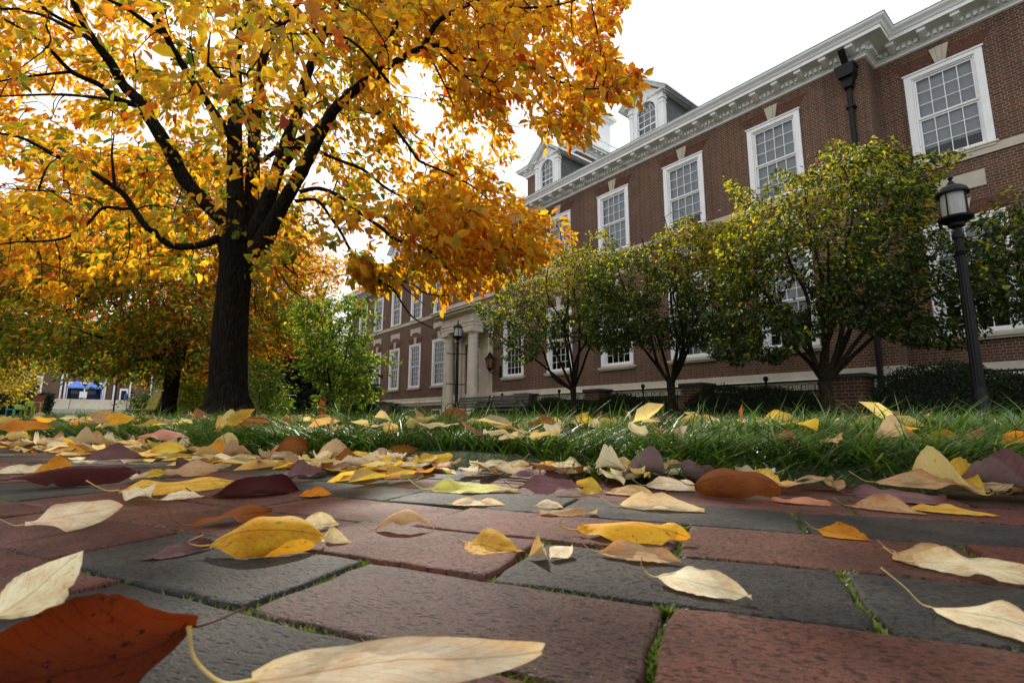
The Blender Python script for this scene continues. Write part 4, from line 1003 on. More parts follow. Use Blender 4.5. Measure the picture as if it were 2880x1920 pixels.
# --- generated limbs for the other trees
def fan_limbs(base, fork_h, targets, r0, g, r1=.02, bow=.25):
    out = []; f = np.array([base[0], base[1], base[2] + fork_h])
    for T in targets:
        T = np.array(T); d = T - f; P = []
        for i, t in enumerate((0, .22, .5, .78, 1)):
            q = f + d * t; hor = 1 - (1 - t) ** 1.0
            q = q + np.array([-d[0], -d[1], 0]) * bow * math.sin(PI * t) * .5 + np.array([0, 0, 1]) * bow * np.linalg.norm(d) * .18 * math.sin(PI * t) + g.normal(0, .03 * np.linalg.norm(d) * min(1, t * 3), 3)
            P.append([*q, r0 * (1 - t) ** .8 + r1])
        out.append(P)
    return out
def at_ground(u, t, z=None):
    p = atv(u, 960, t); p[2] = float(gz(p[0], p[1])) if z is None else z; return p
g2 = np.random.default_rng(11)
# second shade tree behind
b2 = at_ground(382, 20.5)
T2 = [[b2[0], b2[1], -.1, .42], [b2[0], b2[1], .3, .31], [b2[0] + .05, b2[1], 1.2, .28], [b2[0] + .1, b2[1], 2.3, .27]]
tg = [atv(*q) for q in [(250, 690, 17, ), (300, 560, 20), (370, 520, 21), (440, 560, 22), (395, 640, 19), (160, 760, 18), (520, 700, 21), (430, 480, 24), (330, 430, 19), (90, 640, 17), (300, 830, 17), (500, 800, 19), (230, 500, 23), (560, 600, 22)]]
P2 = [(-90, 540), (60, 470), (250, 380), (430, 340), (600, 400), (700, 520), (720, 620), (690, 700), (660, 790), (560, 800), (470, 850), (400, 862), (300, 862), (200, 850), (100, 835), (-90, 830)]
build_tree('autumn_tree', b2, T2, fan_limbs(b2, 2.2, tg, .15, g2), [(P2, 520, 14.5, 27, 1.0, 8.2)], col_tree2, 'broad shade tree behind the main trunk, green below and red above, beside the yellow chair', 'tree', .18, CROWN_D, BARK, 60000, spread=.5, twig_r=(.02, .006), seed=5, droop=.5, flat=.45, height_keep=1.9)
# orange tree behind the trunk, towards the hall
b3 = at_ground(452, 29)
T3 = [[b3[0], b3[1], -.1, .3], [b3[0], b3[1], .5, .2], [b3[0], b3[1], 1.9, .18]]
tg = [atv(*q) for q in [(520, 700, 28), (600, 680, 26), (680, 720, 25), (640, 600, 27), (720, 620, 25), (560, 760, 28), (420, 780, 30), (690, 560, 27)]]
P3 = [(430, 600), (640, 520), (700, 540), (735, 590), (790, 600), (790, 660), (740, 700), (715, 780), (660, 850), (590, 850), (500, 880), (430, 870)]
build_tree('autumn_tree', b3, T3, fan_limbs(b3, 1.8, tg, .10, g2), [(P3, 260, 22, 31, 1.0)], col_tree3, 'orange and yellow tree seen between the main trunk and the brick hall', 'tree', .20, CROWN, BARK, 17000, spread=.5, twig_r=(.02, .006), seed=6, flat=.5, height_keep=1.2)
# far left trees closing the horizon
b4 = at_ground(-160, 24)
T4 = [[b4[0], b4[1], -.1, .4], [b4[0], b4[1], 1.0, .3], [b4[0], b4[1], 2.6, .25]]
tg = [atv(*q) for q in [(-60, 700, 24), (40, 740, 26), (100, 600, 28), (-40, 560, 23), (60, 820, 25)]]
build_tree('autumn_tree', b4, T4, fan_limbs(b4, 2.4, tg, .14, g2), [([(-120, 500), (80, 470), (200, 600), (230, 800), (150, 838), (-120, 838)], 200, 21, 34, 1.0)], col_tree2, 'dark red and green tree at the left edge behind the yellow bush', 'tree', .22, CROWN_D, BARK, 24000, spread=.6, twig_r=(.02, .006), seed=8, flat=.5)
bF = at_ground(560, 62)
TF = [[bF[0], bF[1], bF[2] - .1, .4], [bF[0], bF[1], bF[2] + 2.5, .3]]
tg = [atv(*q) for q in [(420, 780, 62), (560, 760, 62), (640, 800, 60), (250, 800, 66), (700, 830, 58)]]
build_tree('shade_tree', bF, TF, fan_limbs(bF, 2.4, tg, .2, g2, .05), [([(150, 790), (240, 740), (700, 720), (800, 780), (800, 900), (560, 915), (420, 905), (400, 868), (290, 862), (170, 850)], 260, 50, 72, 1.0)], col_const((.04, .075, .015), (.12, .16, .03), (.3, .3, .05), .10), 'distant dark green tree mass seen under the autumn crowns', 'tree', .45, CROWN, BARK, 26000, spread=1.4, twig_r=(.03, .02), seed=9, flat=.6, height_keep=.3)

# dogwoods in front of the hall
def bn(s, n, z=.03): p = DD * s + NN * n; return np.array([p[0], p[1], z])
def dogwood(base, trunk_h, r, tg, regs, n, seed, label, holes=()):
    g = np.random.default_rng(seed)
    T = [[base[0], base[1], -.1, r * 1.35], [base[0], base[1], .15, r * 1.1], [base[0] + .01, base[1], trunk_h * .6, r], [base[0], base[1] + .01, trunk_h, r * 1.08]]
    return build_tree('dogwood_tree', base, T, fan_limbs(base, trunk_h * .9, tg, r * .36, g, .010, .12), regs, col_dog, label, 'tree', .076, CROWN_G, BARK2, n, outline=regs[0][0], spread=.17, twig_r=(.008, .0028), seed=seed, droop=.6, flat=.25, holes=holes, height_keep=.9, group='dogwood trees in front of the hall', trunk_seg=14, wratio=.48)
d3 = ray(2324, 1125) * 8.74; d3 = np.array([d3[0], d3[1], .03])
tg = [atv(*q) for q in [(1700, 620, 8.6), (1790, 500, 8.4), (1860, 420, 8.8), (1940, 370, 8.7), (2030, 380, 8.9), (2110, 430, 8.5), (2180, 520, 8.9), (2230, 650, 8.6), (1740, 700, 9.2), (2050, 560, 9.6), (1900, 560, 7.8), (2150, 640, 8.0)]]
P5 = [(1662, 405), (1740, 440), (1790, 385), (1850, 405), (1885, 345), (1900, 315), (1955, 335), (2030, 320), (2040, 300), (2060, 325), (2090, 355), (2200, 345), (2215, 352), (2150, 420), (2160, 520), (2250, 560), (2300, 600), (2290, 740), (2240, 800), (2100, 800), (2010, 775), (1960, 745), (1900, 760), (1830, 800), (1790, 835), (1730, 825), (1690, 850), (1630, 820), (1600, 640), (1640, 560), (1690, 480)]
dogwood(d3, .8, .10, tg, [(P5, 430, 7.7, 10.4, 1.0, 2.8)], 37000, 21, 'widest dogwood, yellow topped, between the near lamp post and the brick pier', [(1835, 680, 26, 34), (1780, 780, 30, 16)])
d2 = ray(1889, 1120) * 11.15; d2 = np.array([d2[0], d2[1], .03])
tg = [atv(*q) for q in [(1400, 600, 11), (1470, 540, 11.2), (1540, 510, 11), (1620, 530, 11), (1680, 600, 11), (1400, 700, 11.2), (1680, 700, 10.8), (1550, 600, 10)]]
P6 = [(1350, 620), (1400, 575), (1470, 565), (1530, 520), (1580, 495), (1620, 510), (1690, 505), (1730, 560), (1760, 640), (1760, 760), (1700, 835), (1640, 825), (1600, 790), (1540, 800), (1490, 812), (1430, 800), (1380, 810), (1330, 740)]
dogwood(d2, .95, .085, tg, [(P6, 280, 9.6, 12.4, 1.0, 2.6)], 25000, 22, 'middle dogwood with a dark green crown over the black fence')
d1 = ray(1613, 1150) * 13.2; d1 = np.array([d1[0], d1[1], .03])
tg = [atv(*q) for q in [(1120, 700, 13), (1180, 640, 13.2), (1260, 600, 13), (1340, 570, 13), (1410, 580, 13.2), (1440, 690, 13), (1130, 760, 13.4), (1300, 640, 12)]]
P7 = [(1080, 690), (1130, 690), (1160, 630), (1230, 600), (1290, 560), (1340, 540), (1390, 520), (1420, 560), (1450, 620), (1480, 700), (1460, 800), (1400, 825), (1330, 790), (1270, 800), (1200, 840), (1150, 820), (1120, 775), (1110, 740)]
dogwood(d1, .95, .075, tg, [(P7, 280, 11.6, 14.6, 1.0, 2.9)], 21000, 23, 'dogwood nearest the entrance, its green crown over the black benches')
d4 = np.array([9.6, 7.2, .03])
tg = [atv(*q) for q in [(2280, 560, 7.6), (2320, 620, 7.4), (2400, 480, 8), (2300, 700, 7.8), (2420, 640, 8)]]
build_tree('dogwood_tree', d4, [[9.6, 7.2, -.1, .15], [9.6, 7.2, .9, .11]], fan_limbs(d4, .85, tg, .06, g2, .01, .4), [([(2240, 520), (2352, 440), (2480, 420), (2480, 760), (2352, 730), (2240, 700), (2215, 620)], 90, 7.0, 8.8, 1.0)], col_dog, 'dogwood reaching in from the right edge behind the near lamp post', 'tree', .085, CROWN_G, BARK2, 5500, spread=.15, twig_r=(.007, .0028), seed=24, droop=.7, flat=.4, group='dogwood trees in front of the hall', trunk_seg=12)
# green sapling left of the hall
bs = at_ground(752, 13.2)
tg = [atv(*q) for q in [(700, 740, 13), (740, 700, 13), (790, 690, 13.2), (820, 740, 13), (850, 830, 12.8), (720, 820, 13.4), (780, 800, 13)]]
build_tree('young_tree', bs, [[bs[0], bs[1], -.1, .05], [bs[0], bs[1], .3, .04]], fan_limbs(bs, .25, tg, .022, g2, .006, .2), [([(660, 720), (700, 690), (740, 700), (800, 670), (840, 690), (850, 735), (880, 740), (820, 790), (885, 830), (850, 870), (840, 925), (760, 930), (720, 900), (690, 850), (690, 780)], 130, 12.2, 14.2)], col_const((.05, .11, .018), (.14, .24, .03), (.42, .46, .06), .16), 'slender young tree with bright green leaves in front of the orange hydrant', 'tree', .10, CROWN, BARK, 8500, spread=.16, twig_r=(.007, .003), seed=31, flat=.6, height_keep=.3)
def bush(name, u, t, poly, td, n, cf, label, leaf, seed, mat=CROWN, cnt=70, spread=.2, cat='shrub', group=None):
    b = at_ground(u, t); g = np.random.default_rng(seed); pa = np.array(poly, float)
    tg = [atv(*(pa[i] * .8 + pa.mean(0) * .2), t + g.uniform(-td, td)) for i in range(0, len(pa), max(1, len(pa) // 6))]
    return build_tree(name, b, [[b[0], b[1], b[2] - .1, .05], [b[0], b[1], b[2] + .15, .04]], fan_limbs(b, .1, tg, .02, g, .008, .1), [(poly, cnt, t - td, t + td)], cf, label, cat, leaf, mat, BARK, n, spread=spread, twig_r=(.008, .004), seed=seed, flat=.8, height_keep=.05, droop=.2, trunk_seg=8, trunk_name='stem', group=group)
bush('shrub', 610, 15.5, [(560, 850), (600, 830), (640, 850), (660, 900), (640, 945), (565, 945)], .8, 3500, col_const((.06, .13, .02), (.20, .30, .04), (.5, .5, .2), .08), 'bright green shrub just right of the main trunk', .10, 41, cnt=60)
bush('shrub', 455, 25, [(400, 880), (440, 860), (500, 870), (510, 950), (400, 950)], 1.2, 3500, col_const((.08, .14, .02), (.26, .32, .04)), 'light green shrub between the two dark trunks', .16, 42, cnt=60, spread=.3)
bush('shrub', 20, 34, [(-80, 760), (20, 800), (60, 830), (85, 860), (70, 900), (40, 915), (-80, 920)], 2.5, 5000, col_const((.16, .18, .02), (.42, .34, .04), (.55, .40, .05), .2), 'yellow green bush at the left edge beyond the coloured chairs', .22, 43, cnt=80, spread=.5)
bush('shrub', 700, 24, [(640, 850), (700, 830), (840, 850), (850, 945), (640, 945)], 1.6, 5000, col_const((.012, .025, .008), (.03, .055, .012), (.10, .12, .05), .04), 'dark evergreen shrub behind the parked bicycles', .3, 44, HEDGE, cnt=150, spread=.35)
bush('shrub', 345, 30, [(305, 918), (330, 905), (395, 900), (400, 950), (305, 950)], 1.0, 3000, col_const((.02, .04, .01), (.06, .10, .02)), 'low dark green shrub behind the yellow chair', .16, 45, cnt=60, spread=.3)

# clipped hedges: leafy boxes along the fence
def hedge(name, s0, s1, n0, n1, z1, n, label, seed, lump=.12, leaf=.045, cat='hedge', group=None, frame=True):
    g = np.random.default_rng(seed); mid = bn((s0 + s1) / 2, (n0 + n1) / 2, .03)
    def top(s): return z1 * (1 + lump * np.sin(s * 2.3 + seed) + lump * .6 * np.sin(s * 5.1 + 2 * seed))
    S = g.uniform(s0, s1, n); Nn = g.uniform(n0, n1, n); zt = top(S); face = g.random(n)
    Zz = g.uniform(0, 1, n) ** .7 * zt; Zz = np.where(face < .35, zt + g.normal(0, .035, n), Zz); Nn = np.where((face > .35) & (face < .8), n0 + np.abs(g.normal(0, .05, n)), Nn)
    rnd = np.minimum(1, 1 - .0 * S); P = DD[None] * S[:, None] + NN[None] * Nn[:, None]; P[:, 2] = .02 + Zz * rnd
    ends = np.minimum(S - s0, s1 - S); P[:, 2] *= sstep(-.25, .5, ends)
    ax = g.normal(size=(n, 3)) + np.array([0, 0, .6]) - .4 * NN; nr = g.normal(size=(n, 3))
    k = g.random((n, 1)); col = ((1 - k) * np.array([.010, .022, .008]) + k * np.array([.028, .050, .014])) * g.uniform(.6, 1.5, (n, 1))
    root = empty(name, tuple(mid), label=label, cat=cat, group=group)
    link('foliage', leaf_cards(P - mid, ax, nr, leaf * g.uniform(.6, 1.3, n), leaf * .5 * g.uniform(.7, 1.2, n), col, 'foliage', HEDGE), root)
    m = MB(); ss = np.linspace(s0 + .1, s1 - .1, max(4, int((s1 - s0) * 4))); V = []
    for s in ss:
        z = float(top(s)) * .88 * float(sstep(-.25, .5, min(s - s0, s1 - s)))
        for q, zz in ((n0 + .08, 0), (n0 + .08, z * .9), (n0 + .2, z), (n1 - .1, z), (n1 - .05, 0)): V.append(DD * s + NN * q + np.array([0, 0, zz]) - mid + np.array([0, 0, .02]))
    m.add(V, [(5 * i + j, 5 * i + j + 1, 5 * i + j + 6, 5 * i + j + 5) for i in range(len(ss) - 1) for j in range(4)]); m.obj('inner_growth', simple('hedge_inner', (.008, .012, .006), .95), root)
hedge('hedge', 6.75, 15.3, 10.3, 10.9, .62, 26000, 'long low dark clipped hedge below the black fence', 51)
hedge('hedge', 3.5, 6.7, 10.2, 10.9, .70, 9000, 'dark evergreen hedge between the two brick piers nearest the lamp', 52, .12)
hedge('hedge', -4.5, 2.9, 9.9, 12.2, .88, 30000, 'tall dark rounded hedge behind the near lamp post', 53, .10, .05)
hedge('hedge', 24.6, 30, 12.2, 12.9, .85, 9000, 'dark hedge left of the entrance below the left windows', 54, .1, .06)
# ------------------------------------------------------------------ fence, piers, benches, lamps
FN = 11.05
def fence(s0, s1, label):
    c = bn((s0 + s1) / 2, FN, 0); r = empty('iron_fence', tuple(c), HEAD - PI / 2, label=label, cat='fence', group='black iron fence panels')
    h = (s1 - s0) / 2; zt = .94
    m = MB(); m.box((-h, -.02, zt - .04), (h, .02, zt)); m.box((-h, -.015, zt - .235), (h, .015, zt - .21)); m.box((-h, -.015, .14), (h, .015, .17)); m.obj('rail', BLACK, r)
    m = MB(); n = int(2 * h / .125)
    for i in range(n + 1): x = -h + 2 * h * i / n; m.box((x - .008, -.008, .1), (x + .008, .008, zt - .21))
    m.obj('picket', BLACK, r)
    m = MB()
    for i in range(n):
        x0 = -h + 2 * h * i / n; w = 2 * h / n; t = .012; zb = zt - .212
        if i % 2 == 0:
            m.box((x0 + .01, -.008, zb), (x0 + .01 + t, .008, zt - .09)); m.box((x0 + .01, -.008, zt - .10), (x0 + w * .8, .008, zt - .088)); m.box((x0 + w * .8 - t, -.008, zb + .05), (x0 + w * .8, .008, zt - .10)); m.box((x0 + w * .42, -.008, zb + .045), (x0 + w * .8, .008, zb + .057))
        else:
            m.tube([(x0 + .01, 0, zb), (x0 + .01, 0, zt - .10), (x0 + w * .5, 0, zt - .07), (x0 + w - .01, 0, zt - .10), (x0 + w - .01, 0, zb)], .006, 4)
            m.tube([(x0 + w * .5, 0, zb), (x0 + w * .5, 0, zt - .1)], .006, 4)
    m.obj('fretwork', BLACK, r)
    m = MB(); m.tube([(0, 0, 0), (0, 0, zt + .02)], .02, 8); m.lathe([(.02, 0), (.03, .02), (.05, .05), (.055, .08), (.04, .12), (.0, .135)], (0, 0, zt), 12); m.obj('post', BLACK, r)
PIER = brick_mat('pier_brick', c1=(.12, .04, .028), c2=(.07, .03, .022))
def pier(s, label):
    c = bn(s, FN, 0); r = empty('brick_pier', tuple(c), HEAD - PI / 2, label=label, cat='pier', group='brick piers of the fence')
    u = UVW(); h = .27
    cs = [(-h, -h), (h, -h), (h, h), (-h, h)]
    for i in range(4):
        a, b_ = cs[i], cs[(i + 1) % 4]; u.quad([(*a, -.1), (*b_, -.1), (*b_, .92), (*a, .92)], [(0, 0), (.54, 0), (.54, 1.02), (0, 1.02)])
    link('shaft', u.make('shaft', PIER), r)
    m = MB(); m.box((-.32, -.32, .92), (.32, .32, 1.0)); m.obj('cap', simple('dark_stone', (.05, .048, .045), .8, .3, 6, .2), r, bevel=.012)
PS = [3.35, 6.6, 9.75, 12.95]
pl = ['brick pier by the tall hedge and the near lamp post', 'brick pier between the widest and the middle dogwood', 'brick pier between the middle dogwood and the dogwood at the benches', 'brick pier behind the black benches']
for s, l in zip(PS, pl): pier(s, l)
fl = ['fence panel right of the last brick pier beside the tall hedge', 'fence panel behind the widest dogwood', 'fence panel behind the middle dogwood', 'fence panel behind the dogwood nearest the benches', 'fence panel behind the benches']
ed = [.3] + PS + [15.6]
for i in range(5): fence(ed[i] + (.3 if i else 0), ed[i + 1] - .3, fl[i])
fence(24.6, 28.5, 'far fence panel at the basement windows left of the columns')
pier(24.2, 'small brick pier left of the entrance columns')

def bench(s0, s1, n, label):
    c = bn((s0 + s1) / 2, n, .03); r = empty('park_bench', tuple(c), HEAD - PI / 2, label=label, cat='bench', group='black slatted benches'); h = (s1 - s0) / 2
    m = MB()
    for i in range(6): y = -.02 - i * .075; m.box((-h + .04, y - .03, .40 - .008 * i), (h - .04, y + .03, .425 - .008 * i))
    m.obj('seat', BENCH, r, bevel=.004)
    m = MB()
    for i in range(4):
        z = .50 + i * .10; y = .05 + i * .03; m.prism([(y, z), (y + .025, z - .008), (y + .05, z + .07), (y + .022, z + .078)], 0, -h + .02, h - .02)
    m.obj('backrest', BENCH, r, bevel=.004)
    for sg in (-1, 1):
        x = sg * (h - .05)
        m = MB(); m.tube([(x, .06, 0), (x, .03, .38), (x, .08, .6), (x, .17, .90)], .018, 6); m.tube([(x, -.50, 0), (x, -.44, .2), (x, -.42, .38)], .018, 6); m.tube([(x, -.43, .39), (x, .04, .41)], .016, 6); m.obj('leg', BLACK, r)
        m = MB(); m.tube([(x, -.23 + .235 * math.cos(a), .42 + .24 * math.sin(a)) for a in np.linspace(-.2, PI + .2, 14)], .017, 6); m.obj('armrest', BLACK, r)
bench(13.62, 15.55, 9.9, 'black slatted bench nearer the entrance columns'); bench(11.55, 13.5, 9.9, 'black slatted bench nearer the dogwood trunk')

FROST = None
def frost():
    t = NT('frosted_glass'); n = t.noise(t.n('ShaderNodeMapping', Vector=t.obj(), Scale=(1, 1, .1)).outputs[0], 30, 3)
    c = t.mix(t.ramp(n, .3, .7), (.50, .50, .48), (.72, .72, .70))
    d = t.bsdf(c, .25); tr = t.n('ShaderNodeBsdfTranslucent', Color=(.75, .75, .72, 1)).outputs[0]
    return t.end(t.n('ShaderNodeMixShader', Fac=.5, i1=d, i2=tr).outputs[0])
FROST = frost()
def lamp_post(loc, H, label, arms=False, rz=0, sc=1.0, basez=0):
    r = empty('lamp_post', tuple(loc), rz, label=label, cat='street lamp', group='black lamp posts')
    b = H - .89; r.scale = (.84, .84, 1)
    m = MB(); m.lathe([(.14, -.05), (.14, .10), (.11, .14), (.105, .45), (.095, .50), (.088, .56)], seg=24); m.obj('base', BLACK, r)
    m = MB(); m.lathe([(.078, .55), (.072, 1.5), (.062, b - .45), (.058, b - .12)], seg=48, flute=.06, nfl=12); m.obj('pole', BLACK, r)
    m = MB(); m.lathe([(.075, b - .13), (.085, b - .10), (.07, b - .06), (.055, b - .02), (.06, b + .02), (.11, b + .05), (.12, b + .09), (.235, b + .15), (.245, b + .18), (.20, b + .19)], seg=36)
    for z in (b - .34, b - .38): m.lathe([(.068, z), (.085, z + .012), (.068, z + .024)], seg=24)
    m.obj('lantern_base', BLACK, r)
    for i in range(4):
        m = MB(); a = rad(20) + i * PI / 2; x, y = math.cos(a), math.sin(a)
        m.tube([(.198 * x, .198 * y, b + .18), (.188 * x, .188 * y, b + .2), (.182 * x, .182 * y, b + .53)], [.026, .014, .013], 6); m.obj('lantern_rib', BLACK, r)
    m = MB(); m.lathe([(.168, b + .19), (.172, b + .36), (.168, b + .53)], seg=32); m.obj('lamp_glass', FROST, r)
    m = MB(); m.lathe([(.18, b + .525), (.225, b + .525), (.232, b + .55), (.21, b + .575), (.20, b + .60), (.14, b + .645), (.07, b + .67), (.068, b + .685), (.045, b + .70), (.04, b + .72), (.018, b + .74), (.02, b + .75), (.042, b + .775), (.04, b + .79), (.015, b + .81), (.006, b + .83), (.004, b + .89)], seg=40); m.obj('lantern_roof', BLACK, r)
    if arms:
        m = MB(); 
        for z in (b - .52, b - 1.72): m.tube([(-.52, 0, z + .04), (0, 0, z), (.42, 0, z)], .022, 6); m.lathe([(.08, z - .03), (.09, z), (.08, z + .03)], seg=12)
        m.obj('banner_arm', BLACK, r)
    return r
p = ray(2669, 482) * 7.25; lamp_post((p[0], p[1], .02), p[2] + CAM_Z - .02, 'nearest lamp post, tall and black, right of the widest dogwood')
p = ray(1290, 897) * 20.0; lamp_post((p[0] - .02, p[1], .03), p[2] + CAM_Z - .03, 'lamp post with bare banner arms standing before the entrance columns', True, rad(-8))
p = ray(333, 1046) * 44; z = float(gz(p[0], p[1])); lamp_post((p[0], p[1], z), p[2] + CAM_Z - z, 'distant lamp post in front of the far pale steps')
p = ray(372, 1098) * 66; z = float(gz(p[0], p[1])); lamp_post((p[0], p[1], z), p[2] + CAM_Z - z, 'smallest and farthest lamp post, at the right end of the far steps')

# hydrant
def hydrant():
    b = at_ground(909 / K, 15.8); r = empty('fire_hydrant', tuple(b), rad(20), label='orange fire hydrant behind the slender young tree', cat='fire hydrant')
    m = MB(); m.lathe([(.16, -.05), (.16, .05), (.11, .06), (.105, .48), (.15, .50), (.15, .56), (.12, .58)], seg=24); m.obj('barrel', ORANGE, r)
    m = MB(); m.lathe([(.135, .58), (.14, .62), (.12, .72), (.07, .80), (.035, .82), (.035, .88), (.0, .885)], seg=24); m.obj('bonnet', ORANGE, r)
    for a in (0, PI / 2, PI):
        m = MB(); c, s = math.cos(a), math.sin(a); m.tube([(.08 * c, .08 * s - .0, .42), (.17 * c, .17 * s, .42)], .06, 12); m.tube([(.17 * c, .17 * s, .42), (.20 * c, .20 * s, .42)], .045, 8); m.obj('nozzle', ORANGE, r)
hydrant()

# bicycles
def bicycle(loc, rz, label, colr):
    r = empty('bicycle', tuple(loc), rz, label=label, cat='bicycle', group='bicycles parked behind the lawn')
    mt = simple('bike_paint', colr, .3, .1)
    for x in (-.52, .52):
        m = MB(); m.tube([(x + .33 * math.cos(a), 0, .34 + .33 * math.sin(a)) for a in np.linspace(0, 2 * PI, 29)], .018, 6, False); w = m.obj('wheel', RUBBER, r)
        m = MB(); 
        for a in np.linspace(0, PI, 9)[:-1]: m.tube([(x + .31 * math.cos(a), 0, .34 + .31 * math.sin(a)), (x - .31 * math.cos(a), 0, .34 - .31 * math.sin(a))], .003, 3)
        m.obj('spokes', SILVER, w)
    m = MB(); A, B_, C, D_, E_ = (-.52, 0, .34), (-.05, 0, .30), (-.17, 0, .80), (.36, 0, .78), (.52, 0, .34)
    for p_, q_ in ((A, B_), (A, C), (B_, C), (C, D_), (B_, D_), (D_, E_)): m.tube([p_, q_], .017, 6)
    m.tube([C, (-.2, 0, .92)], .014, 6); m.tube([D_, (.33, 0, .98)], .015, 6); m.obj('frame', mt, r)
    m = MB(); m.tube([(.44, -.24, .95), (.40, -.20, 1.01), (.33, 0, .99), (.40, .20, 1.01), (.44, .24, .95)], .015, 6); m.obj('handlebar', WHITE, r)
    m = MB(); m.tube([(-.33, 0, .94), (-.2, 0, .95), (-.06, 0, .94)], [.07, .06, .02], 8); m.obj('saddle', RUBBER, r)
for i, (u, t, a, l, c) in enumerate([(612, 19.0, 1.9, 'parked bicycle farthest left, close to the bright green shrub', (.02, .02, .025)), (637, 19.4, 2.1, 'parked bicycle in the middle with white handlebar', (.03, .03, .03)), (657, 19.0, 1.8, 'parked bicycle nearest the orange hydrant', (.05, .02, .02))]):
    bicycle(at_ground(u, t), a, l, c)

# lawn chairs
YEL = simple('yellow_metal', (.62, .52, .05), .45, .12, 10); LIMEC = simple('lime_metal', (.45, .60, .06), .4, .1, 10); REDC = simple('red_wood', (.26, .035, .015), .5, .25, 10); BLU = simple('blue_metal', (.05, .32, .42), .4, .1, 10)
def lounge_chair(loc, rz, label):
    r = empty('lawn_chair', tuple(loc), rz, label=label, cat='chair')
    m = MB(); W = .30
    back = [(0, .0, .38), (0, .10, .70), (0, .20, 1.05)]; 
    for sg in (-1, 1): m.tube([(sg * W, -.52, .36), (sg * W, -.35, .41), (sg * W, -.02, .37), (sg * W, .10, .72), (sg * W, .22, 1.12)], .016, 6)
    m.tube([(-W, .22, 1.12), (W, .22, 1.12)], .016, 6); m.obj('frame', YEL, r)
    m = MB()
    for i in range(19): f = i / 18; y = .0 + .20 * f; z = .42 + .66 * f; m.box((-W + .01, y - .006, z), (W - .01, y + .006, z + .023))
    m.obj('backrest', YEL, r)
    m = MB()
    for i in range(9): y = -.50 + i * .055; m.box((-W + .01, y, .385 + .012 * math.sin(i)), (W - .01, y + .03, .395 + .012 * math.sin(i)))
    m.obj('seat', YEL, r)
    for sg in (-1, 1):
        m = MB(); m.tube([(sg * W, .16, .92), (sg * (W + .05), .0, .62), (sg * (W + .06), -.40, .60), (sg * (W + .02), -.46, .40)], .014, 6); m.obj('armrest', YEL, r)
        for y in (-.42, .12):
            m = MB(); m.tube([(sg * W, y * .9, .38), (sg * (W + .02), y * 1.15, .0)], .014, 6); m.obj('leg', YEL, r)
lounge_chair(at_ground(343, 18.2), rad(-28), 'yellow slatted lawn chair beside the dark second trunk')
def box_chair(loc, rz, mt, label, hb=.95, w=.31, seat=.42, n=5, arms=True):
    r = empty('lawn_chair', tuple(loc), rz, label=label, cat='chair')
    m = MB()
    for i in range(n): x = -w + (i + .1) * 2 * w / n; m.prism([(.20, seat), (.225, seat), (.36, hb), (.335, hb)], 0, x, x + 1.6 * w / n)
    m.box((-w, .30, hb - .12), (w, .34, hb - .06)); m.obj('backrest', mt, r)
    m = MB()
    for i in range(5): m.box((-w, -.32 + i * .105, seat - .02), (w, -.23 + i * .105, seat)) 
    m.obj('seat', mt, r)
    for sx in (-1, 1):
        for y in (-.3, .2): q = MB(); q.box((sx * w - .02, y, -.02), (sx * w + .02, y + .04, seat - .02 if y > 0 else seat + .2)); q.obj('leg', mt, r)
        if arms: q = MB(); q.box((sx * (w + .03) - .045, -.36, seat + .2), (sx * (w + .03) + .045, .26, seat + .225)); q.obj('armrest', mt, r)
box_chair(at_ground(75, 27), rad(20), REDC, 'dark red wooden lawn chair left of the far steps', 1.3, .26, .5)
box_chair(at_ground(73, 24.5), rad(200), LIMEC, 'lime green chair in front of the red wooden chair', .88, .15, .62, 1)
box_chair(at_ground(50, 24), rad(70), LIMEC, 'low lime green chair left of the red wooden chair', .66, .2, .46, 3)
def table(loc, mt, label):
    r = empty('side_table', tuple(loc), label=label, cat='table'); m = MB(); m.box((-.2, -.2, .44), (.2, .2, .48)); m.obj('table_top', mt, r, bevel=.01)
    for x in (-.16, .16):
        for y in (-.16, .16): m = MB(); m.box((x - .015, y - .015, -.02), (x + .015, y + .015, .44)); m.obj('leg', mt, r)
table(at_ground(28, 23.5), BLU, 'small blue table left of the lime chairs')
# chain posts
for u, t, l in ((449, 15.2, 'black post beside the second trunk'), (500, 18, 'black chain post half hidden left of the main trunk')):
    b = at_ground(u / K if u == 449 else u, t); r = empty('chain_post', tuple(b), label=l, cat='post'); m = MB(); m.tube([(0, 0, -.05), (0, 0, .86)], .026, 10); m.lathe([(.03, .86), (.034, .88), (.0, .91)], seg=12); m.obj('shaft', BLACK, r)
A_ = at_ground(449 / K, 15.2); B_ = at_ground(500, 18)
m = MB(); m.tube([tuple(A_ + (B_ - A_) * t + np.array([0, 0, .82 - .9 * t * (1 - t)])) for t in np.linspace(0, 1, 14)], .009, 5); c_ = m.obj('chain', BLACK); tag(c_, 'thin black chain hanging between the two posts', 'chain')

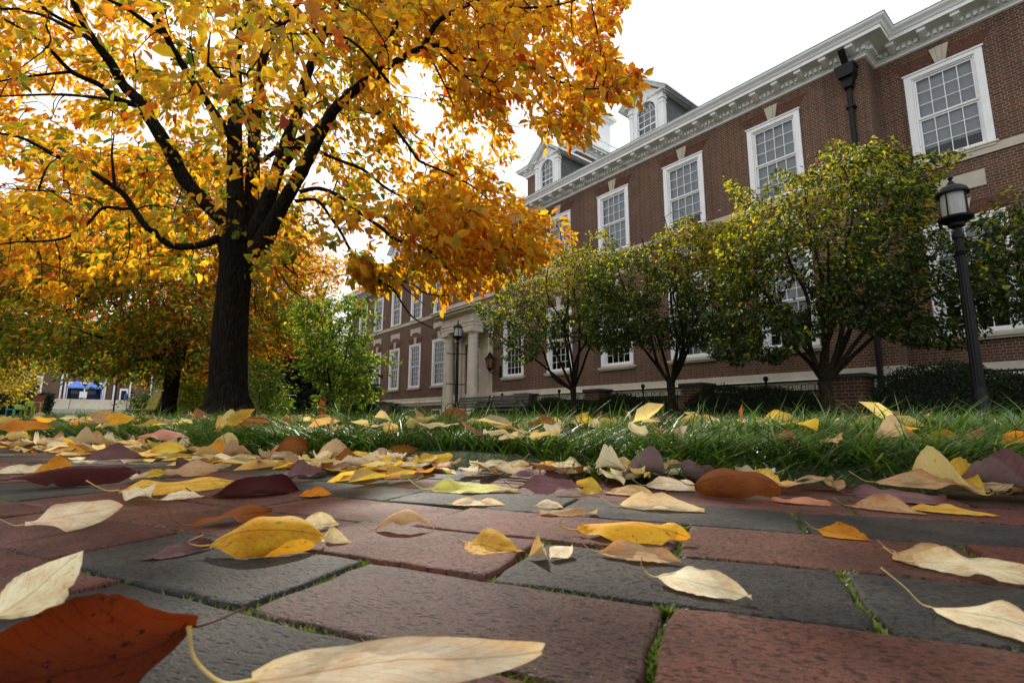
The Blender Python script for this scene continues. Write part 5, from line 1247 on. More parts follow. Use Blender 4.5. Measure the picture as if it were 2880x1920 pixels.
# ------------------------------------------------------------------ far building with steps and blue canopies
GZF = 2.0
def farframe(S):          # plane facing the camera along -DD at distance S; returns local origin
    return S
SB = 150.0
def nu(u, S=SB):          # coordinate along NN where picture column u meets the plane
    d = ray(u, 1130); t = S / (d @ DD); return float((d * t) @ NN)
org = DD * SB + NN * nu(250); LZ = (ray(250, 1125) * (SB / (ray(250, 1125) @ DD)))[2] + CAM_Z      # landing height
lib = empty('library_building', (org[0], org[1], 0), HEAD, label='far brick building with white pilasters behind the blue canopies', cat='building')
n0_ = nu(250); X = lambda u: nu(u) - n0_
u_ = UVW(); xl, xr = X(-260), X(780)
u_.quad([(xl, 0, 0), (xr, 0, 0), (xr, 0, 19), (xl, 0, 19)], [(0, 0), (xr - xl, 0), (xr - xl, 19), (0, 19)])
u_.quad([(xr, 0, 0), (xr, 25, 0), (xr, 25, 19), (xr, 0, 19)], [(0, 0), (25, 0), (25, 19), (0, 19)]); u_.quad([(xl, 25, 0), (xl, 0, 0), (xl, 0, 19), (xl, 25, 19)], [(0, 0), (25, 0), (25, 19), (0, 19)])
link('wall', u_.make('wall', brick_mat('far_brick', c1=(.15, .065, .045), c2=(.09, .045, .035))), lib)
m = MB(); m.box((xl - .5, -.6, 19), (xr + .5, 25, 20.2)); m.box((xl, -.2, 17.6), (xr, -.01, 18.2)); m.obj('cornice', WHITE, lib)
for u in (166, 178, 291, 316, 361, 420, 470, 540, 600):
    m = MB(); x = X(u); m.box((x - .15, -.55, LZ - .5), (x + .15, -.01, 16.5)); m.box((x - .3, -.65, 16.5), (x + .3, -.01, 17.2)); m.obj('pilaster', WHITE, lib)
for a, b_, z1 in ((184, 288, 8.2), (333, 357, 7.0), (88, 112, 9.2), (430, 460, 7), (500, 530, 7)):
    m = MB(); x0, x1 = X(a), X(b_); big = a == 88
    m.box((x0, -.30, LZ - .2), (x0 + .3, -.0, z1)); m.box((x1 - .3, -.30, LZ - .2), (x1, -.0, z1)); m.box((x0 + .3, -.30, z1 - .45), (x1 - .3, 0, z1)); f_ = m.obj('window', WHITE, lib)
    m = MB(); m.quad((x0 + .3, -.05, LZ - .2), (x1 - .3, -.05, LZ - .2), (x1 - .3, -.05, z1 - .45), (x0 + .3, -.05, z1 - .45)); m.obj('pane', simple('pale_panel', (.42, .44, .42), .6, .1, .5) if big else DARK, f_)
# steps
sx0, sx1 = X(128), X(372); stp = MB(); ns = 12; zb = 1.55
for i in range(ns): stp.box((sx0 + 1.0 if i else sx0, -6.2 - 7.0 + i * .58, 1.2), (sx1 - 1.0 if i else sx1, -.8, zb + (LZ - zb) * (i + 1) / ns))
stp.box((sx0 - 1.2, -12, 1.2), (sx0 + 1.0, -.8, LZ + .6)); stp.box((sx1 - 1.0, -12, 1.2), (sx1 + 1.6, -.8, LZ + .6))
stw = stp.mesh('steps', STONE); so = link('stone_steps', stw, None, (org[0], org[1], 0), (0, 0, HEAD)); tag(so, 'wide pale stone steps below the blue canopies', 'steps')
rl = MB()
for x in (sx0 + 1.3, sx0 + 4.5, sx1 - 1.3): rl.tube([(x, -13, zb + 1.1), (x, -6.4, LZ + 1.1), (x, -6.4, LZ)], .06, 5); rl.tube([(x, -13, zb), (x, -13, zb + 1.1)], .06, 5)
ro = rl.obj('handrail', BLACK, None, (org[0], org[1], 0), (0, 0, HEAD)); tag(ro, 'thin black handrails on the far stone steps', 'handrail')
CANV = simple('blue_canvas', (.14, .27, .78), .6, .12, .8); NAVY = simple('navy_canvas', (.008, .018, .055), .7, .3, .6)
def canopy(u0, u1, label, first_):
    Sx = SB - 5.0; a0 = nu(u0, Sx); a1 = nu(u1, Sx); c = DD * Sx + NN * (a0 + a1) / 2; w = (a1 - a0) / 2 + .01
    r = empty('canopy_tent', (c[0], c[1], LZ), HEAD, label=label, cat='canopy', group='blue pop-up canopies'); he, hp = 2.7, 4.0
    m = MB(); P = [(-w, -w, he), (w, -w, he), (w, w, he), (-w, w, he), (-w * .3, -w * .3, hp - .25), (w * .3, -w * .3, hp - .25), (w * .3, w * .3, hp - .25), (-w * .3, w * .3, hp - .25), (0, 0, hp)]
    P2_ = [(p[0], p[1], he - .35) for p in P[:4]]
    m.add(P + P2_, [(0, 1, 5, 4), (1, 2, 6, 5), (2, 3, 7, 6), (3, 0, 4, 7), (4, 5, 8), (5, 6, 8), (6, 7, 8), (7, 4, 8), (9, 10, 1, 0), (10, 11, 2, 1), (11, 12, 3, 2), (12, 9, 0, 3)]); o = m.obj('canopy_roof', CANV, r)
    so_ = o.modifiers.new('thickness', 'SOLIDIFY'); so_.thickness = .03
    m = MB(); m.box((-w + .05, w - .1, 0), (w - .05, w - .06, he - .3)); m.box((-w + .05 if first_ else w - .1, -w * .2, 0), (-w + .09 if first_ else w - .06, w - .1, he - .3)); m.obj('side_curtain', NAVY, r)
    m = MB(); m.box((-w * .6, w - .14, 1.2), (w * .3, w - .101, 2.1)); m.obj('clear_panel', simple('vinyl', (.10, .12, .15), .3, .3, 1), r)
    for x in (-w + .06, w - .06):
        for y in (-w + .06, w - .06): m = MB(); m.box((x - .05, y - .05, 0), (x + .05, y + .05, he - .3)); m.obj('leg', CANV if not first_ and x > 0 else SILVER, r)
canopy(184.5, 233, 'left one of the two joined blue canopies above the far steps', True); canopy(233.5, 282, 'right one of the two joined blue canopies above the far steps', False)
def far_board(u, S, w, h, z, mt, name, label, cat):
    a = nu(u, S); c = DD * S + NN * a; r = empty(name, (c[0], c[1], z), HEAD, label=label, cat=cat)
    m = MB(); m.box((-w, -.05, .25), (w, .05, h)); m.obj('board', mt, r)
    m = MB(); m.box((-w * .8, -.04, 0), (-w * .65, .3, .26)); m.box((w * .65, -.04, 0), (w * .8, .3, .26)); m.obj('leg', mt, r)
far_board(231, SB - 9.5, .62, 1.55, LZ, WHITE, 'sign_board', 'white sign board in front of the blue canopies', 'sign')
m = MB(); m.lathe([(.42, 0), (.48, 1.2), (.5, 1.25), (.40, 1.5), (.1, 1.7)], seg=16); a = nu(353, SB - 3); c = DD * (SB - 3) + NN * a
tb = m.obj('rubbish_bin', simple('bin_blue', (.03, .07, .22), .5, .2, 3), None, (c[0], c[1], LZ)); tag(tb, 'blue rubbish bin by the far doorway at the top of the steps', 'bin')
# dark garden sculpture in front of the pale panel
p = ray(88, 1095) * 60; z = float(gz(p[0], p[1])); r = empty('garden_sculpture', (p[0], p[1], z), label='dark curved sculpture in front of the pale wall panel, far left', cat='sculpture')
m = MB(); m.tube([(-.9, 0, 0), (-.3, 0, .9), (-.1, 0, 1.6), (.1, 0, 2.2)], [.5, .45, .3, .22], 10); m.obj('base', BLACK, r)
m = MB(); m.tube([(.1, 0, 2.2), (.55, 0, 2.9), (.5, 0, 3.6), (.0, 0, 4.1), (-.5, 0, 4.3)], [.2, .32, .3, .2, .12], 10); m.obj('figure', BLACK, r)
# low hedge behind chairs
def far_hedge():
    g = np.random.default_rng(77); n = 9000; u = g.uniform(-60, 140, n); t = g.uniform(52, 56, n); P = np.array([at(a, 1150, b) for a, b in zip(u, t)]); z0 = gz(P[:, 0], P[:, 1]); P[:, 2] = z0 + g.uniform(0, 1, n) ** .6 * 2.1
    mid = P.mean(0); mid[2] = float(z0.mean()); k = g.random((n, 1)); col = ((1 - k) * np.array([.012, .026, .01]) + k * np.array([.03, .055, .02]))
    r = empty('hedge', tuple(mid), label='long dark clipped hedge behind the coloured chairs at the left edge', cat='hedge')
    link('foliage', leaf_cards(P - mid, g.normal(size=(n, 3)), g.normal(size=(n, 3)), .45 * g.uniform(.6, 1.2, n), .25 * g.uniform(.7, 1.2, n), col, 'foliage', HEDGE), r)
far_hedge()
# ------------------------------------------------------------------ fallen leaves
def leaf_mesh(seed, L=1.0, w=.24, bend=0.0, fold=.0, cup=.0, twist=0.0, tip=0.0, wave=.045, nu_=20, nv_=8, pet=.22, serr=.018, petup=.1):
    g = np.random.default_rng(seed); u = np.linspace(0, 1, nu_ + 1); v = np.linspace(-1, 1, nv_ + 1)
    asym = g.uniform(.85, 1.1)
    prof = (np.sin(PI * u ** g.uniform(.78, 1.0)) ** .82) * (1 - .22 * u ** 3); prof[-1] = 0; prof[0] = .0
    prof = np.maximum(prof, 0)
    Pp = []; UV = []
    ph = g.uniform(0, 6, 4); ec = g.uniform(-.25, .45, 2); nb = g.integers(0, 3); bites = [(g.uniform(.15, .85), g.choice([-1, 1]), g.uniform(.06, .2), g.uniform(.03, .07)) for _ in range(nb)]
    for i, uu in enumerate(u):
        ww = w * prof[i]
        e = 1 + serr * (1 if i % 2 else -1)
        for j, vv in enumerate(v):
            bt = 1 - sum(d_ * math.exp(-((uu - a_) / s_) ** 2) for a_, q_, d_, s_ in bites if q_ * vv > 0) * abs(vv) ** 2
            y = vv * ww * bt * (e if abs(vv) == 1 else 1) * (asym if vv > 0 else 1) + .035 * math.sin(uu * 3.2 + ph[3]) * (1 - abs(2 * uu - 1)); x = uu - .5 + .02 * abs(vv) * math.sin(uu * 9)
            z = bend * ((2 * uu - 1) ** 2) * .25 + fold * abs(y) + cup * y * y / w + tip * max(0, uu - .6) ** 2 * 3
            z += wave * (math.sin(uu * 7 + ph[0]) * vv * .9 + math.sin(uu * 13 + ph[1] + vv * 2) * .6 * abs(vv) + math.sin(uu * 21 + ph[2]) * .3 * vv * vv) + ec[0 if vv < 0 else 1] * w * abs(vv) ** 4
            a = twist * (uu - .5); y, z = y * math.cos(a) - z * math.sin(a), y * math.sin(a) + z * math.cos(a)
            Pp.append((x, y, z)); UV.append((uu, .5 + vv * .5 * max(.25, prof[i])))
    m = nv_ + 1; Q = [(i * m + j, (i + 1) * m + j, (i + 1) * m + j + 1, i * m + j + 1) for i in range(nu_) for j in range(nv_)]
    Pp = np.array(Pp) * L
    zb = bend * .25 * L; P0 = np.array([-.5 * L, 0, zb + 0]);
    pts = [P0 + np.array([.03 * L, 0, 0]), P0 + np.array([-.06 * L, .0, petup * .05 * L]), P0 + np.array([-.14 * L, .02 * L, petup * .5 * L]), P0 + np.array([-pet * L, .05 * L, petup * L])]
    return Pp, np.array(Q), np.array(UV), pts
ALL_LABELS = {}
def fallen_leaf(pos, yaw, roll, pitch, L, colr, label, seed, group, petiole=True, mesh=None, lift=0.0, w=.24, sink=0.0, press=0.0, **kw):
    Pp, Q, UV, pts = leaf_mesh(seed, L, w=w, **kw)
    R = Matrix.Rotation(yaw, 3, 'Z') @ Matrix.Rotation(roll, 3, 'X') @ Matrix.Rotation(pitch, 3, 'Y')
    Rn = np.array(R); Pp = Pp @ Rn.T; pts = np.array(pts) @ Rn.T
    Pp[:, 2] -= Pp[:, 2].min() + sink
    if press: Pp[:, 2] -= press; low = Pp[:, 2] < .001; Pp[low, 2] = .001 + .0006 * np.abs(np.sin(40 * Pp[low, 0] / L)); P0z = 1
    me = fast_mesh('fallen_leaf', Pp, Q, None, LM[colr], None, UV, smooth=True)
    o = link('fallen_leaf', me, None, (pos[0], pos[1], pos[2] + lift)); tag(o, label, 'leaf', group)
    if petiole:
        P0 = Pp[int((kw.get('nv_', 8)) / 2)]; d = pts - pts[0]
        C = crom(np.column_stack([P0 + d, np.array([.010, .007, .0055, .0075]) * L]), 4); V, Qt = tube_arrays(C[:, :3], C[:, 3], 6)
        V[:, 2] = np.maximum(V[:, 2], .0008)
        pm = link('petiole', fast_mesh('petiole', V, Qt, None, STEMM[colr], smooth=True), o)
    return o
FVIEW = F_SRC / K
def hero(box, colr, label, zg=0.0, yaw=0, roll=None, pitch=0, seed=1, Lk=1.0, w=.24, lift=0.0, **kw):
    u0, v0, u1, v1 = box; uc = (u0 + u1) / 2
    if zg > 0:
        dz = ray(uc * K, v1 * K); hd = {True: 1.9, False: 1.25}[v1 < 972] if not 972 <= v1 <= 1030 else 1.9 - .65 * (v1 - 972) / 58
        zg = CAM_Z + dz[2] / math.hypot(dz[0], dz[1]) * hd; g = dz / math.hypot(dz[0], dz[1]) * hd; g[2] = zg; lift = 0
    else: g = gndv(uc, v1, zg)
    t = float((g - np.array([0, 0, CAM_Z])) @ Fw)
    Wm = (u1 - u0) * t / FVIEW; Hm = (v1 - v0) * t / FVIEW
    L = Lk * Wm / max(.35, abs(math.cos(rad(yaw)))); va = math.atan2(g[0], g[1])
    if roll is None:
        elev = math.atan2(CAM_Z, np.hypot(g[0], g[1])); wid = 2 * w * L * .95
        roll = math.degrees(math.asin(max(-.2, min(.98, Hm / wid))) - elev)
    # roll > 0 lifts the far edge so that the top face looks at the camera
    if roll > 18 and abs(pitch) < 5: kw['bend'] = kw.get('bend', 0) * .5 - 2.7 * w * min(1.2, math.tan(rad(roll))); kw['cup'] = kw.get('cup', 0) - .2; kw['press'] = kw.get('press', .58 * w * L * math.sin(rad(roll)) if zg <= 0 else 0)
    dist = np.hypot(g[0], g[1]); c = g.copy(); k = .5 * 2 * w * L * math.cos(rad(roll)) * abs(math.cos(rad(yaw))); c[:2] *= (dist + k) / dist
    c[2] = zg
    return fallen_leaf(c, rad(yaw) - va, rad(roll), rad(pitch), L, colr, label, seed, 'fallen leaves', lift=lift, w=w, **kw)
GR = 'fallen leaves'
H = hero
H((-90, 1420, 412, 1640), 'russet', 'largest dark red brown leaf, at the bottom left corner', yaw=184, roll=-33, pitch=0, seed=1, w=.29, bend=.6, wave=.02, cup=.3, pet=.2, petup=.12, Lk=.98, press=0)
H((0, 1225, 182, 1400), 'cream', 'pale leaf with clear veins standing up behind the big red brown leaf', yaw=62, roll=30, pitch=-28, seed=2, w=.30, bend=.1, Lk=.55, wave=.015)
H((560, 1476, 1300, 1600), 'cream', 'long cream leaf arching along the bottom edge of the photo', yaw=3, roll=26, seed=103, w=.115, serr=.012, bend=.35, fold=.1, twist=.3, pet=.16, petup=.2, Lk=.93, wave=.012, press=0)
H((500, 1528, 690, 1650), 'yellow', 'yellow leaf lobe at the bottom edge under the long cream leaf', yaw=12, roll=30, seed=4, w=.26, Lk=1.3)
H((480, 1170, 740, 1292), 'gold', 'large golden domed leaf with brown spots on the grey paver', yaw=-6, roll=50, seed=5, w=.27, bend=-.28, cup=-.6, pet=.02)
H((340, 1225, 497, 1278), 'purple', 'small pale leaf with a dark folded tip left of the golden domed leaf', yaw=16, seed=6, w=.2, bend=.5, twist=1.2, pet=.3)
H((85, 1150, 252, 1222), 'cream', 'cream leaf with a raised tip on the left red pavers', yaw=26, roll=24, seed=7, w=.22, twist=1.0, bend=.3, tip=.2)
H((455, 1145, 622, 1205), 'rust', 'dark rust leaf curled like a boat above the golden domed leaf', yaw=18, roll=25, seed=8, w=.18, twist=1.6, bend=-.2)
H((690, 1160, 778, 1216), 'cream', 'small cream leaf behind the golden domed leaf', yaw=30, seed=9, bend=.3, w=.26)
H((728, 1198, 797, 1250), 'cream', 'small white leaf touching the right side of the golden domed leaf', yaw=-40, seed=10, w=.3, Lk=.9)
H((860, 1182, 996, 1228), 'tan', 'tan leaf curled into an arch on two feet, right of the golden leaf', yaw=-6, roll=15, seed=11, w=.17, bend=-1.3, cup=-.8)
H((1050, 1170, 1186, 1272), 'yellow', 'bright yellow leaf folded like a heart with brown spots', yaw=-34, roll=48, seed=12, w=.34, fold=.35, bend=-.1, pet=.03)
H((1248, 1215, 1332, 1282), 'cream', 'small white upright leaf beside the curled brown scrap', yaw=58, roll=26, pitch=-8, seed=13, w=.33, Lk=.5, wave=.015)
H((1215, 1250, 1256, 1283), 'tan', 'tiny curled brown leaf scrap left of the small white leaf', yaw=20, roll=30, seed=14, w=.4, cup=2.5, fold=.4, pet=.05)
H((1320, 1202, 1585, 1256), 'gold', 'orange leaf with a sunlit pale top in the bright patch', yaw=-3, roll=28, seed=15, w=.22, bend=-.2, cup=-.9, pet=.1)
H((1372, 1228, 1560, 1292), 'tan', 'tan leaf in front of the orange sunlit leaf', yaw=-10, roll=34, seed=16, w=.2, bend=.15, pet=.2)
H((1505, 1282, 1713, 1372), 'cream', 'cream leaf with a stained lower edge in the centre right', yaw=-22, roll=30, seed=17, w=.2, bend=.05, pet=.12, petup=.2)
H((1885, 1165, 1988, 1236), 'gold', 'ochre leaf curled into a half ring on the right', yaw=-30, roll=40, seed=18, w=.3, bend=.9, cup=.8)
H((2050, 1218, 2192, 1302), 'tan', 'tan leaf with water drops on the right, its stem pointing down', yaw=-38, roll=45, seed=19, w=.33, pet=.2, bend=-.1)
H((2130, 1290, 2372, 1336), 'cream', 'long pale leaf lying flat at the right edge', yaw=-2, seed=20, w=.16)
H((2170, 1312, 2440, 1470), 'cream', 'big cream leaf with a long stem cut off by the right edge', yaw=-24, roll=36, seed=21, w=.2, pet=.3, petup=.3, bend=.2)
H((1425, 1140, 1612, 1175), 'cream', 'slim cream leaf like a boat on the grey pavers in the centre', yaw=-4, seed=22, w=.14, bend=.4, cup=.8)
H((1225, 1142, 1292, 1170), 'cream', 'small cream leaf left of the slim boat shaped leaf', yaw=-12, seed=23, w=.25)
H((1240, 1166, 1372, 1187), 'tan', 'spotted narrow leaf lying below the small cream leaf', yaw=8, seed=24, w=.13)
H((1035, 1137, 1158, 1164), 'cream', 'pale wet leaf lying under the lime green leaf', yaw=-5, seed=25, w=.18, bend=-.2)
H((985, 1090, 1195, 1134), 'lime', 'lime green leaf with raised ends at the grass edge', yaw=-3, seed=26, w=.19, bend=.35, cup=.3)
H((1600, 1077, 1792, 1152), 'rust', 'big rust brown domed leaf at the grass edge', yaw=4, roll=48, seed=27, w=.27, bend=-.25, cup=-.5, pet=.3)
H((1815, 1053, 2006, 1097), 'rust', 'long rust leaf lying on the grass right of the domed brown leaf', zg=.035, yaw=-4, seed=28, w=.17, bend=-.3, cup=-.5)
H((60, 1075, 296, 1121), 'maroon', 'large dark maroon leaf like an upturned boat on the left pavers', yaw=3, roll=30, seed=29, w=.2, bend=-.15, cup=-.9, pet=.3)
H((300, 1092, 532, 1136), 'yellow', 'long pale yellow leaf with a raised right end', yaw=6, seed=30, w=.14, bend=.45, twist=.9)
H((375, 1126, 462, 1149), 'cream', 'small white leaf under the long pale yellow leaf', yaw=6, seed=31, w=.18)
H((495, 1084, 690, 1141), 'maroon', 'brown leaf folded along its rib beside the pale yellow leaf', yaw=6, roll=30, seed=32, w=.24, fold=.5)
H((660, 1040, 750, 1096), 'purple', 'purple leaf with a dark red raised half', yaw=30, roll=30, seed=33, w=.3, fold=.8)
H((688, 1115, 760, 1141), 'gold', 'small amber leaf curled into a ring', yaw=10, seed=34, w=.26, bend=.8, cup=1)
H((1310, 1042, 1400, 1135), 'yellow', 'pale yellow twisted leaf standing up in the central heap', yaw=-50, roll=48, pitch=6, seed=35, w=.26, twist=.6, wave=.02, Lk=.6)
H((1190, 1095, 1340, 1138), 'purple', 'mauve brown leaf lying left of the twisted standing leaf', yaw=0, roll=25, seed=36, w=.2)
H((1160, 1055, 1325, 1108), 'purple', 'broad grey brown leaf behind the central heap', yaw=-5, roll=38, seed=37, w=.23, lift=.005)
H((1385, 1105, 1520, 1140), 'tan', 'tan leaf with a hooked stem right of the central heap', yaw=-14, seed=38, w=.18, bend=.3)
H((1480, 1090, 1600, 1128), 'cream', 'pale tan leaf at the grass edge left of the domed brown leaf', yaw=-16, seed=39, w=.2)
H((2030, 1088, 2240, 1147), 'tan', 'large tan leaf on top of the right heap', yaw=-8, roll=30, seed=40, w=.19, lift=.012)
H((1975, 1108, 2150, 1155), 'purple', 'mauve leaf under the large tan leaf', yaw=-6, roll=24, seed=41, w=.22, bend=.3)
H((1965, 1142, 2108, 1176), 'tan', 'crumpled tan leaf below the mauve leaf', yaw=-10, seed=42, w=.17, cup=.5)
H((2100, 1147, 2268, 1182), 'yellow', 'pale yellow leaf with a turned end below the right heap', yaw=6, seed=43, w=.17, twist=.7)
H((1780, 1140, 1900, 1160), 'pinkish', 'pinkish flat leaf right of the domed brown leaf', yaw=-6, seed=44, w=.16)
H((195, 1014, 327, 1068), 'purple', 'large mauve leaf on the left drift of leaves', yaw=-2, roll=40, seed=45, w=.24, fold=.3, lift=.01)
H((888, 1010, 955, 1070), 'rust', 'orange brown leaf standing on its edge at the grass line', yaw=45, roll=50, pitch=-20, seed=46, w=.28, Lk=.9, lift=.005)
H((645, 1000, 713, 1045), 'rust', 'rust leaf with a cream lower half standing in the grass left of centre', zg=.02, yaw=40, roll=45, seed=47, w=.26, lift=.01)
H((85, 1040, 172, 1088), 'gold', 'golden spotted cupped leaf on the left drift', yaw=10, roll=42, seed=48, w=.36, cup=.8, bend=.3)
H((325, 1046, 378, 1096), 'yellow', 'small yellow leaf standing left of the spotted twisted leaf', yaw=30, roll=42, pitch=-8, seed=49, w=.25, Lk=.8)
H((385, 1042, 490, 1096), 'tan', 'tan and yellow twisted leaf with brown spots on the left drift', yaw=-8, roll=30, seed=50, w=.24, twist=.6)
H((5, 1052, 100, 1088), 'cream', 'big cream leaf at the far left of the drift', yaw=-10, roll=30, seed=51, w=.3)
H((325, 978, 422, 1012), 'pinkish', 'tan pink rounded leaf lying on the grass tips', zg=.05, yaw=8, roll=30, seed=52, w=.26, lift=.01)
H((355, 1003, 420, 1042), 'yellow', 'yellow rounded leaf hanging below the tan pink leaf', zg=.02, yaw=20, roll=45, seed=53, w=.33)
H((12, 948, 112, 992), 'gold', 'wide golden leaf in the grass at the left edge', zg=.05, yaw=10, roll=45, seed=54, w=.25, bend=-.3, lift=.01)
H((215, 922, 262, 972), 'tan', 'tall tan leaf standing before the far steps', zg=.055, yaw=-35, roll=60, pitch=15, seed=55, w=.3, lift=.008)
H((250, 935, 302, 976), 'gold', 'orange leaf leaning right of the tall tan leaf', zg=.055, yaw=30, roll=55, pitch=-15, seed=56, w=.3, lift=.008)
H((1118, 972, 1218, 1032), 'cream', 'cream leaf tilted in the grass below the bench', zg=.04, yaw=-36, roll=35, seed=57, w=.22, lift=.01)
H((1300, 972, 1480, 1002), 'yellow', 'long yellow leaf with a cream end across the grass', zg=.055, yaw=-2, seed=58, w=.15, lift=.012)
H((1640, 985, 1682, 1066), 'pinkish', 'lilac leaf hanging down at the grass edge right of centre', zg=.02, yaw=-70, roll=40, pitch=45, seed=59, w=.22, Lk=.55, lift=.012)
H((2205, 962, 2258, 1036), 'pinkish', 'pink and yellow leaf standing upright in the right grass', zg=.045, yaw=72, roll=35, pitch=-48, seed=60, w=.27, Lk=.5, lift=.01)
H((2120, 968, 2218, 1030), 'gold', 'golden leaf behind the upright pink leaf', zg=.045, yaw=-10, roll=50, seed=61, w=.27, lift=.01)
H((1745, 942, 1832, 990), 'yellow', 'broad yellow leaf on the grass under the widest dogwood', zg=.06, yaw=-12, roll=48, seed=62, w=.3, lift=.01)
H((1555, 943, 1652, 980), 'yellow', 'yellow leaf on the grass under the middle dogwood', zg=.06, yaw=-12, roll=40, seed=63, w=.25, lift=.01)
H((1955, 985, 2038, 1032), 'gold', 'amber folded leaf deep in the right grass', zg=.045, yaw=-25, roll=45, seed=64, w=.27, fold=.4, lift=.01)
H((1780, 985, 1860, 1022), 'yellow', 'yellow leaf folded in the grass left of the amber leaf', zg=.045, yaw=25, roll=40, seed=65, w=.28, fold=.4, lift=.01)
H((1010, 935, 1085, 975), 'rust', 'rust orange leaf in the grass before the entrance columns', zg=.06, yaw=14, roll=50, seed=66, w=.3, lift=.01)
H((925, 972, 1020, 1010), 'maroon', 'dark maroon leaf in the grass left of the columns', zg=.05, yaw=-6, roll=45, seed=67, w=.27, lift=.01)
H((1168, 928, 1190, 972), 'maroon', 'dark red leaf standing upright in front of the benches', zg=.06, yaw=75, roll=40, pitch=-50, seed=68, w=.24, Lk=.5, lift=.01)
NH = len([o for o in bpy.data.objects if o.name.startswith('fallen_leaf')])

# scattered individual leaves: prototypes per colour, copied with their petiole
CN = {'russet': 'russet', 'cream': 'cream', 'yellow': 'yellow', 'gold': 'golden', 'tan': 'tan', 'rust': 'rusty', 'maroon': 'maroon', 'purple': 'mauve', 'lime': 'lime', 'pinkish': 'pinkish'}
SHAPES = [('flat', dict(bend=.15, wave=.05)), ('arched', dict(bend=-.5, cup=-.4)), ('boatlike', dict(bend=.5, cup=.6)), ('folded', dict(fold=.5, bend=.1)), ('twisted', dict(twist=.9, bend=.2)), ('cupped', dict(cup=1.3, bend=.4)), ('curled', dict(cup=1.5, bend=-.4, twist=.4))]
protos = {}
def proto(colr, si):
    k = (colr, si)
    if k not in protos:
        r = random.Random(hash_(k)); Pp, Q, UV, pts = leaf_mesh(500 + si * 13 + len(colr), 1.0, w=r.uniform(.19, .27), pet=r.uniform(.15, .28), petup=r.uniform(.02, .14), serr=.012, **SHAPES[si][1])
        me = fast_mesh('fallen_leaf', Pp, Q, None, LM[colr], None, UV, smooth=True); C = crom(np.column_stack([np.array(pts), np.array([.010, .007, .0055, .0075])]), 3); V, Qt = tube_arrays(C[:, :3], C[:, 3], 5)
        protos[k] = (me, fast_mesh('petiole', V, Qt, None, STEMM[colr], smooth=True), Pp)
    return protos[k]
def hash_(k): return sum(ord(c) * (i + 3) for i, c in enumerate(k[0])) + k[1] * 101
rl_ = random.Random(42)
LAND = [(100, 'at the left edge'), (200, 'below the far steps'), (300, 'below the blue canopies'), (430, 'below the yellow chair'), (600, 'below the main trunk'), (720, 'below the bicycles'), (860, 'below the hydrant'), (1000, 'below the left windows'), (1120, 'below the entrance columns'), (1250, 'below the benches'), (1400, 'below the nearest-bench dogwood'), (1620, 'below the middle dogwood'), (1780, 'below the hedge'), (1980, 'below the widest dogwood'), (2150, 'below the brick pier'), (2300, 'below the near lamp'), (9999, 'at the right edge')]
cand = []
def scatter(n, efun, sfun, cols, where, zf, tiltmax, lift=(0, .02), umin=-20, umax=2370, dmax=3.6):
    got = 0; tries = 0
    while got < n and tries < n * 60:
        tries += 1; x = sfun(); e = efun(); y = e + EDGE + float(fx(x))
        if y < .2: continue
        p = np.array([x, y, zf(x, y, e)]); u, v, t = projv(p[None]); u, v, t = float(u[0]), float(v[0]), float(t[0])
        if not (umin < u < umax and v < 1560 and t < dmax): continue
        cand.append((p, u, v, t, rl_.choice(cols), rl_.randrange(7), rl_.uniform(.06, .1), rl_.uniform(0, 2 * PI), rl_.uniform(-tiltmax, tiltmax), rl_.uniform(-tiltmax, tiltmax) * .6, rl_.uniform(*lift), where)); got += 1
MIX = ['cream'] * 9 + ['tan'] * 5 + ['yellow'] * 4 + ['gold'] * 2 + ['rust'] * 2 + ['purple'] * 2 + ['maroon'] + ['pinkish'] * 2
G = rl_.gauss
scatter(84, lambda: G(-.10, .055), lambda: rl_.uniform(-2.6, -.18), MIX, 'in the edge drift', lambda x, y, e: 0.002, .2, (0, .016))
scatter(46, lambda: G(-.07, .04), lambda: rl_.uniform(-.2, 1.1), MIX, 'in the edge drift', lambda x, y, e: 0.002, .2, (0, .012))
scatter(4, lambda: rl_.uniform(-.62, -.25), lambda: rl_.uniform(-1.1, -.4), ['cream', 'tan', 'rust', 'yellow'], 'on the pavers', lambda x, y, e: 0.001, .2, (0, 0))
scatter(104, lambda: .03 + .9 * rl_.random() ** 1.3, lambda: rl_.uniform(-2.8, 1.8), MIX + ['gold', 'rust', 'maroon', 'yellow', 'yellow'], 'in the grass', lambda x, y, e: float(gz(x, y)) + .024 + .012 * min(1, e), .5, (0, .024), dmax=3.2)
cand = cand[:300 - NH]
cand.sort(key=lambda c: c[1]); seen = {}
ORD = ['', 'second ', 'third ', 'fourth ', 'fifth ', 'sixth ', 'seventh ', 'eighth ', 'ninth ', 'tenth ', 'eleventh ', 'twelfth ']
for (p, u, v, t, colr, si, L, yaw, ro, pi_, li, where) in cand:
    me, pm, Pp = proto(colr, si); o = link('fallen_leaf', me, None)
    R = Matrix.Rotation(yaw, 3, 'Z') @ Matrix.Rotation(ro, 3, 'X') @ Matrix.Rotation(pi_, 3, 'Y')
    zmin = float((Pp @ np.array(R).T)[:, 2].min()) * L
    o.rotation_euler = R.to_euler(); o.scale = (L, L, L); o.location = (p[0], p[1], p[2] - zmin + li)
    land = next(l for a, l in LAND if u < a); depth = 'near ' if t < (1.15 if 'edge drift' in where else 1.7) else 'far '
    base = f"{depth}{SHAPES[si][0]} {CN[colr]} leaf {where}, {land}"
    k = seen.get(base, 0); seen[base] = k + 1
    lab = base if k == 0 else (ORD[min(k, 11)] + base + ' from left')
    tag(o, lab, 'leaf', GR)
    po = link('petiole', pm, o)
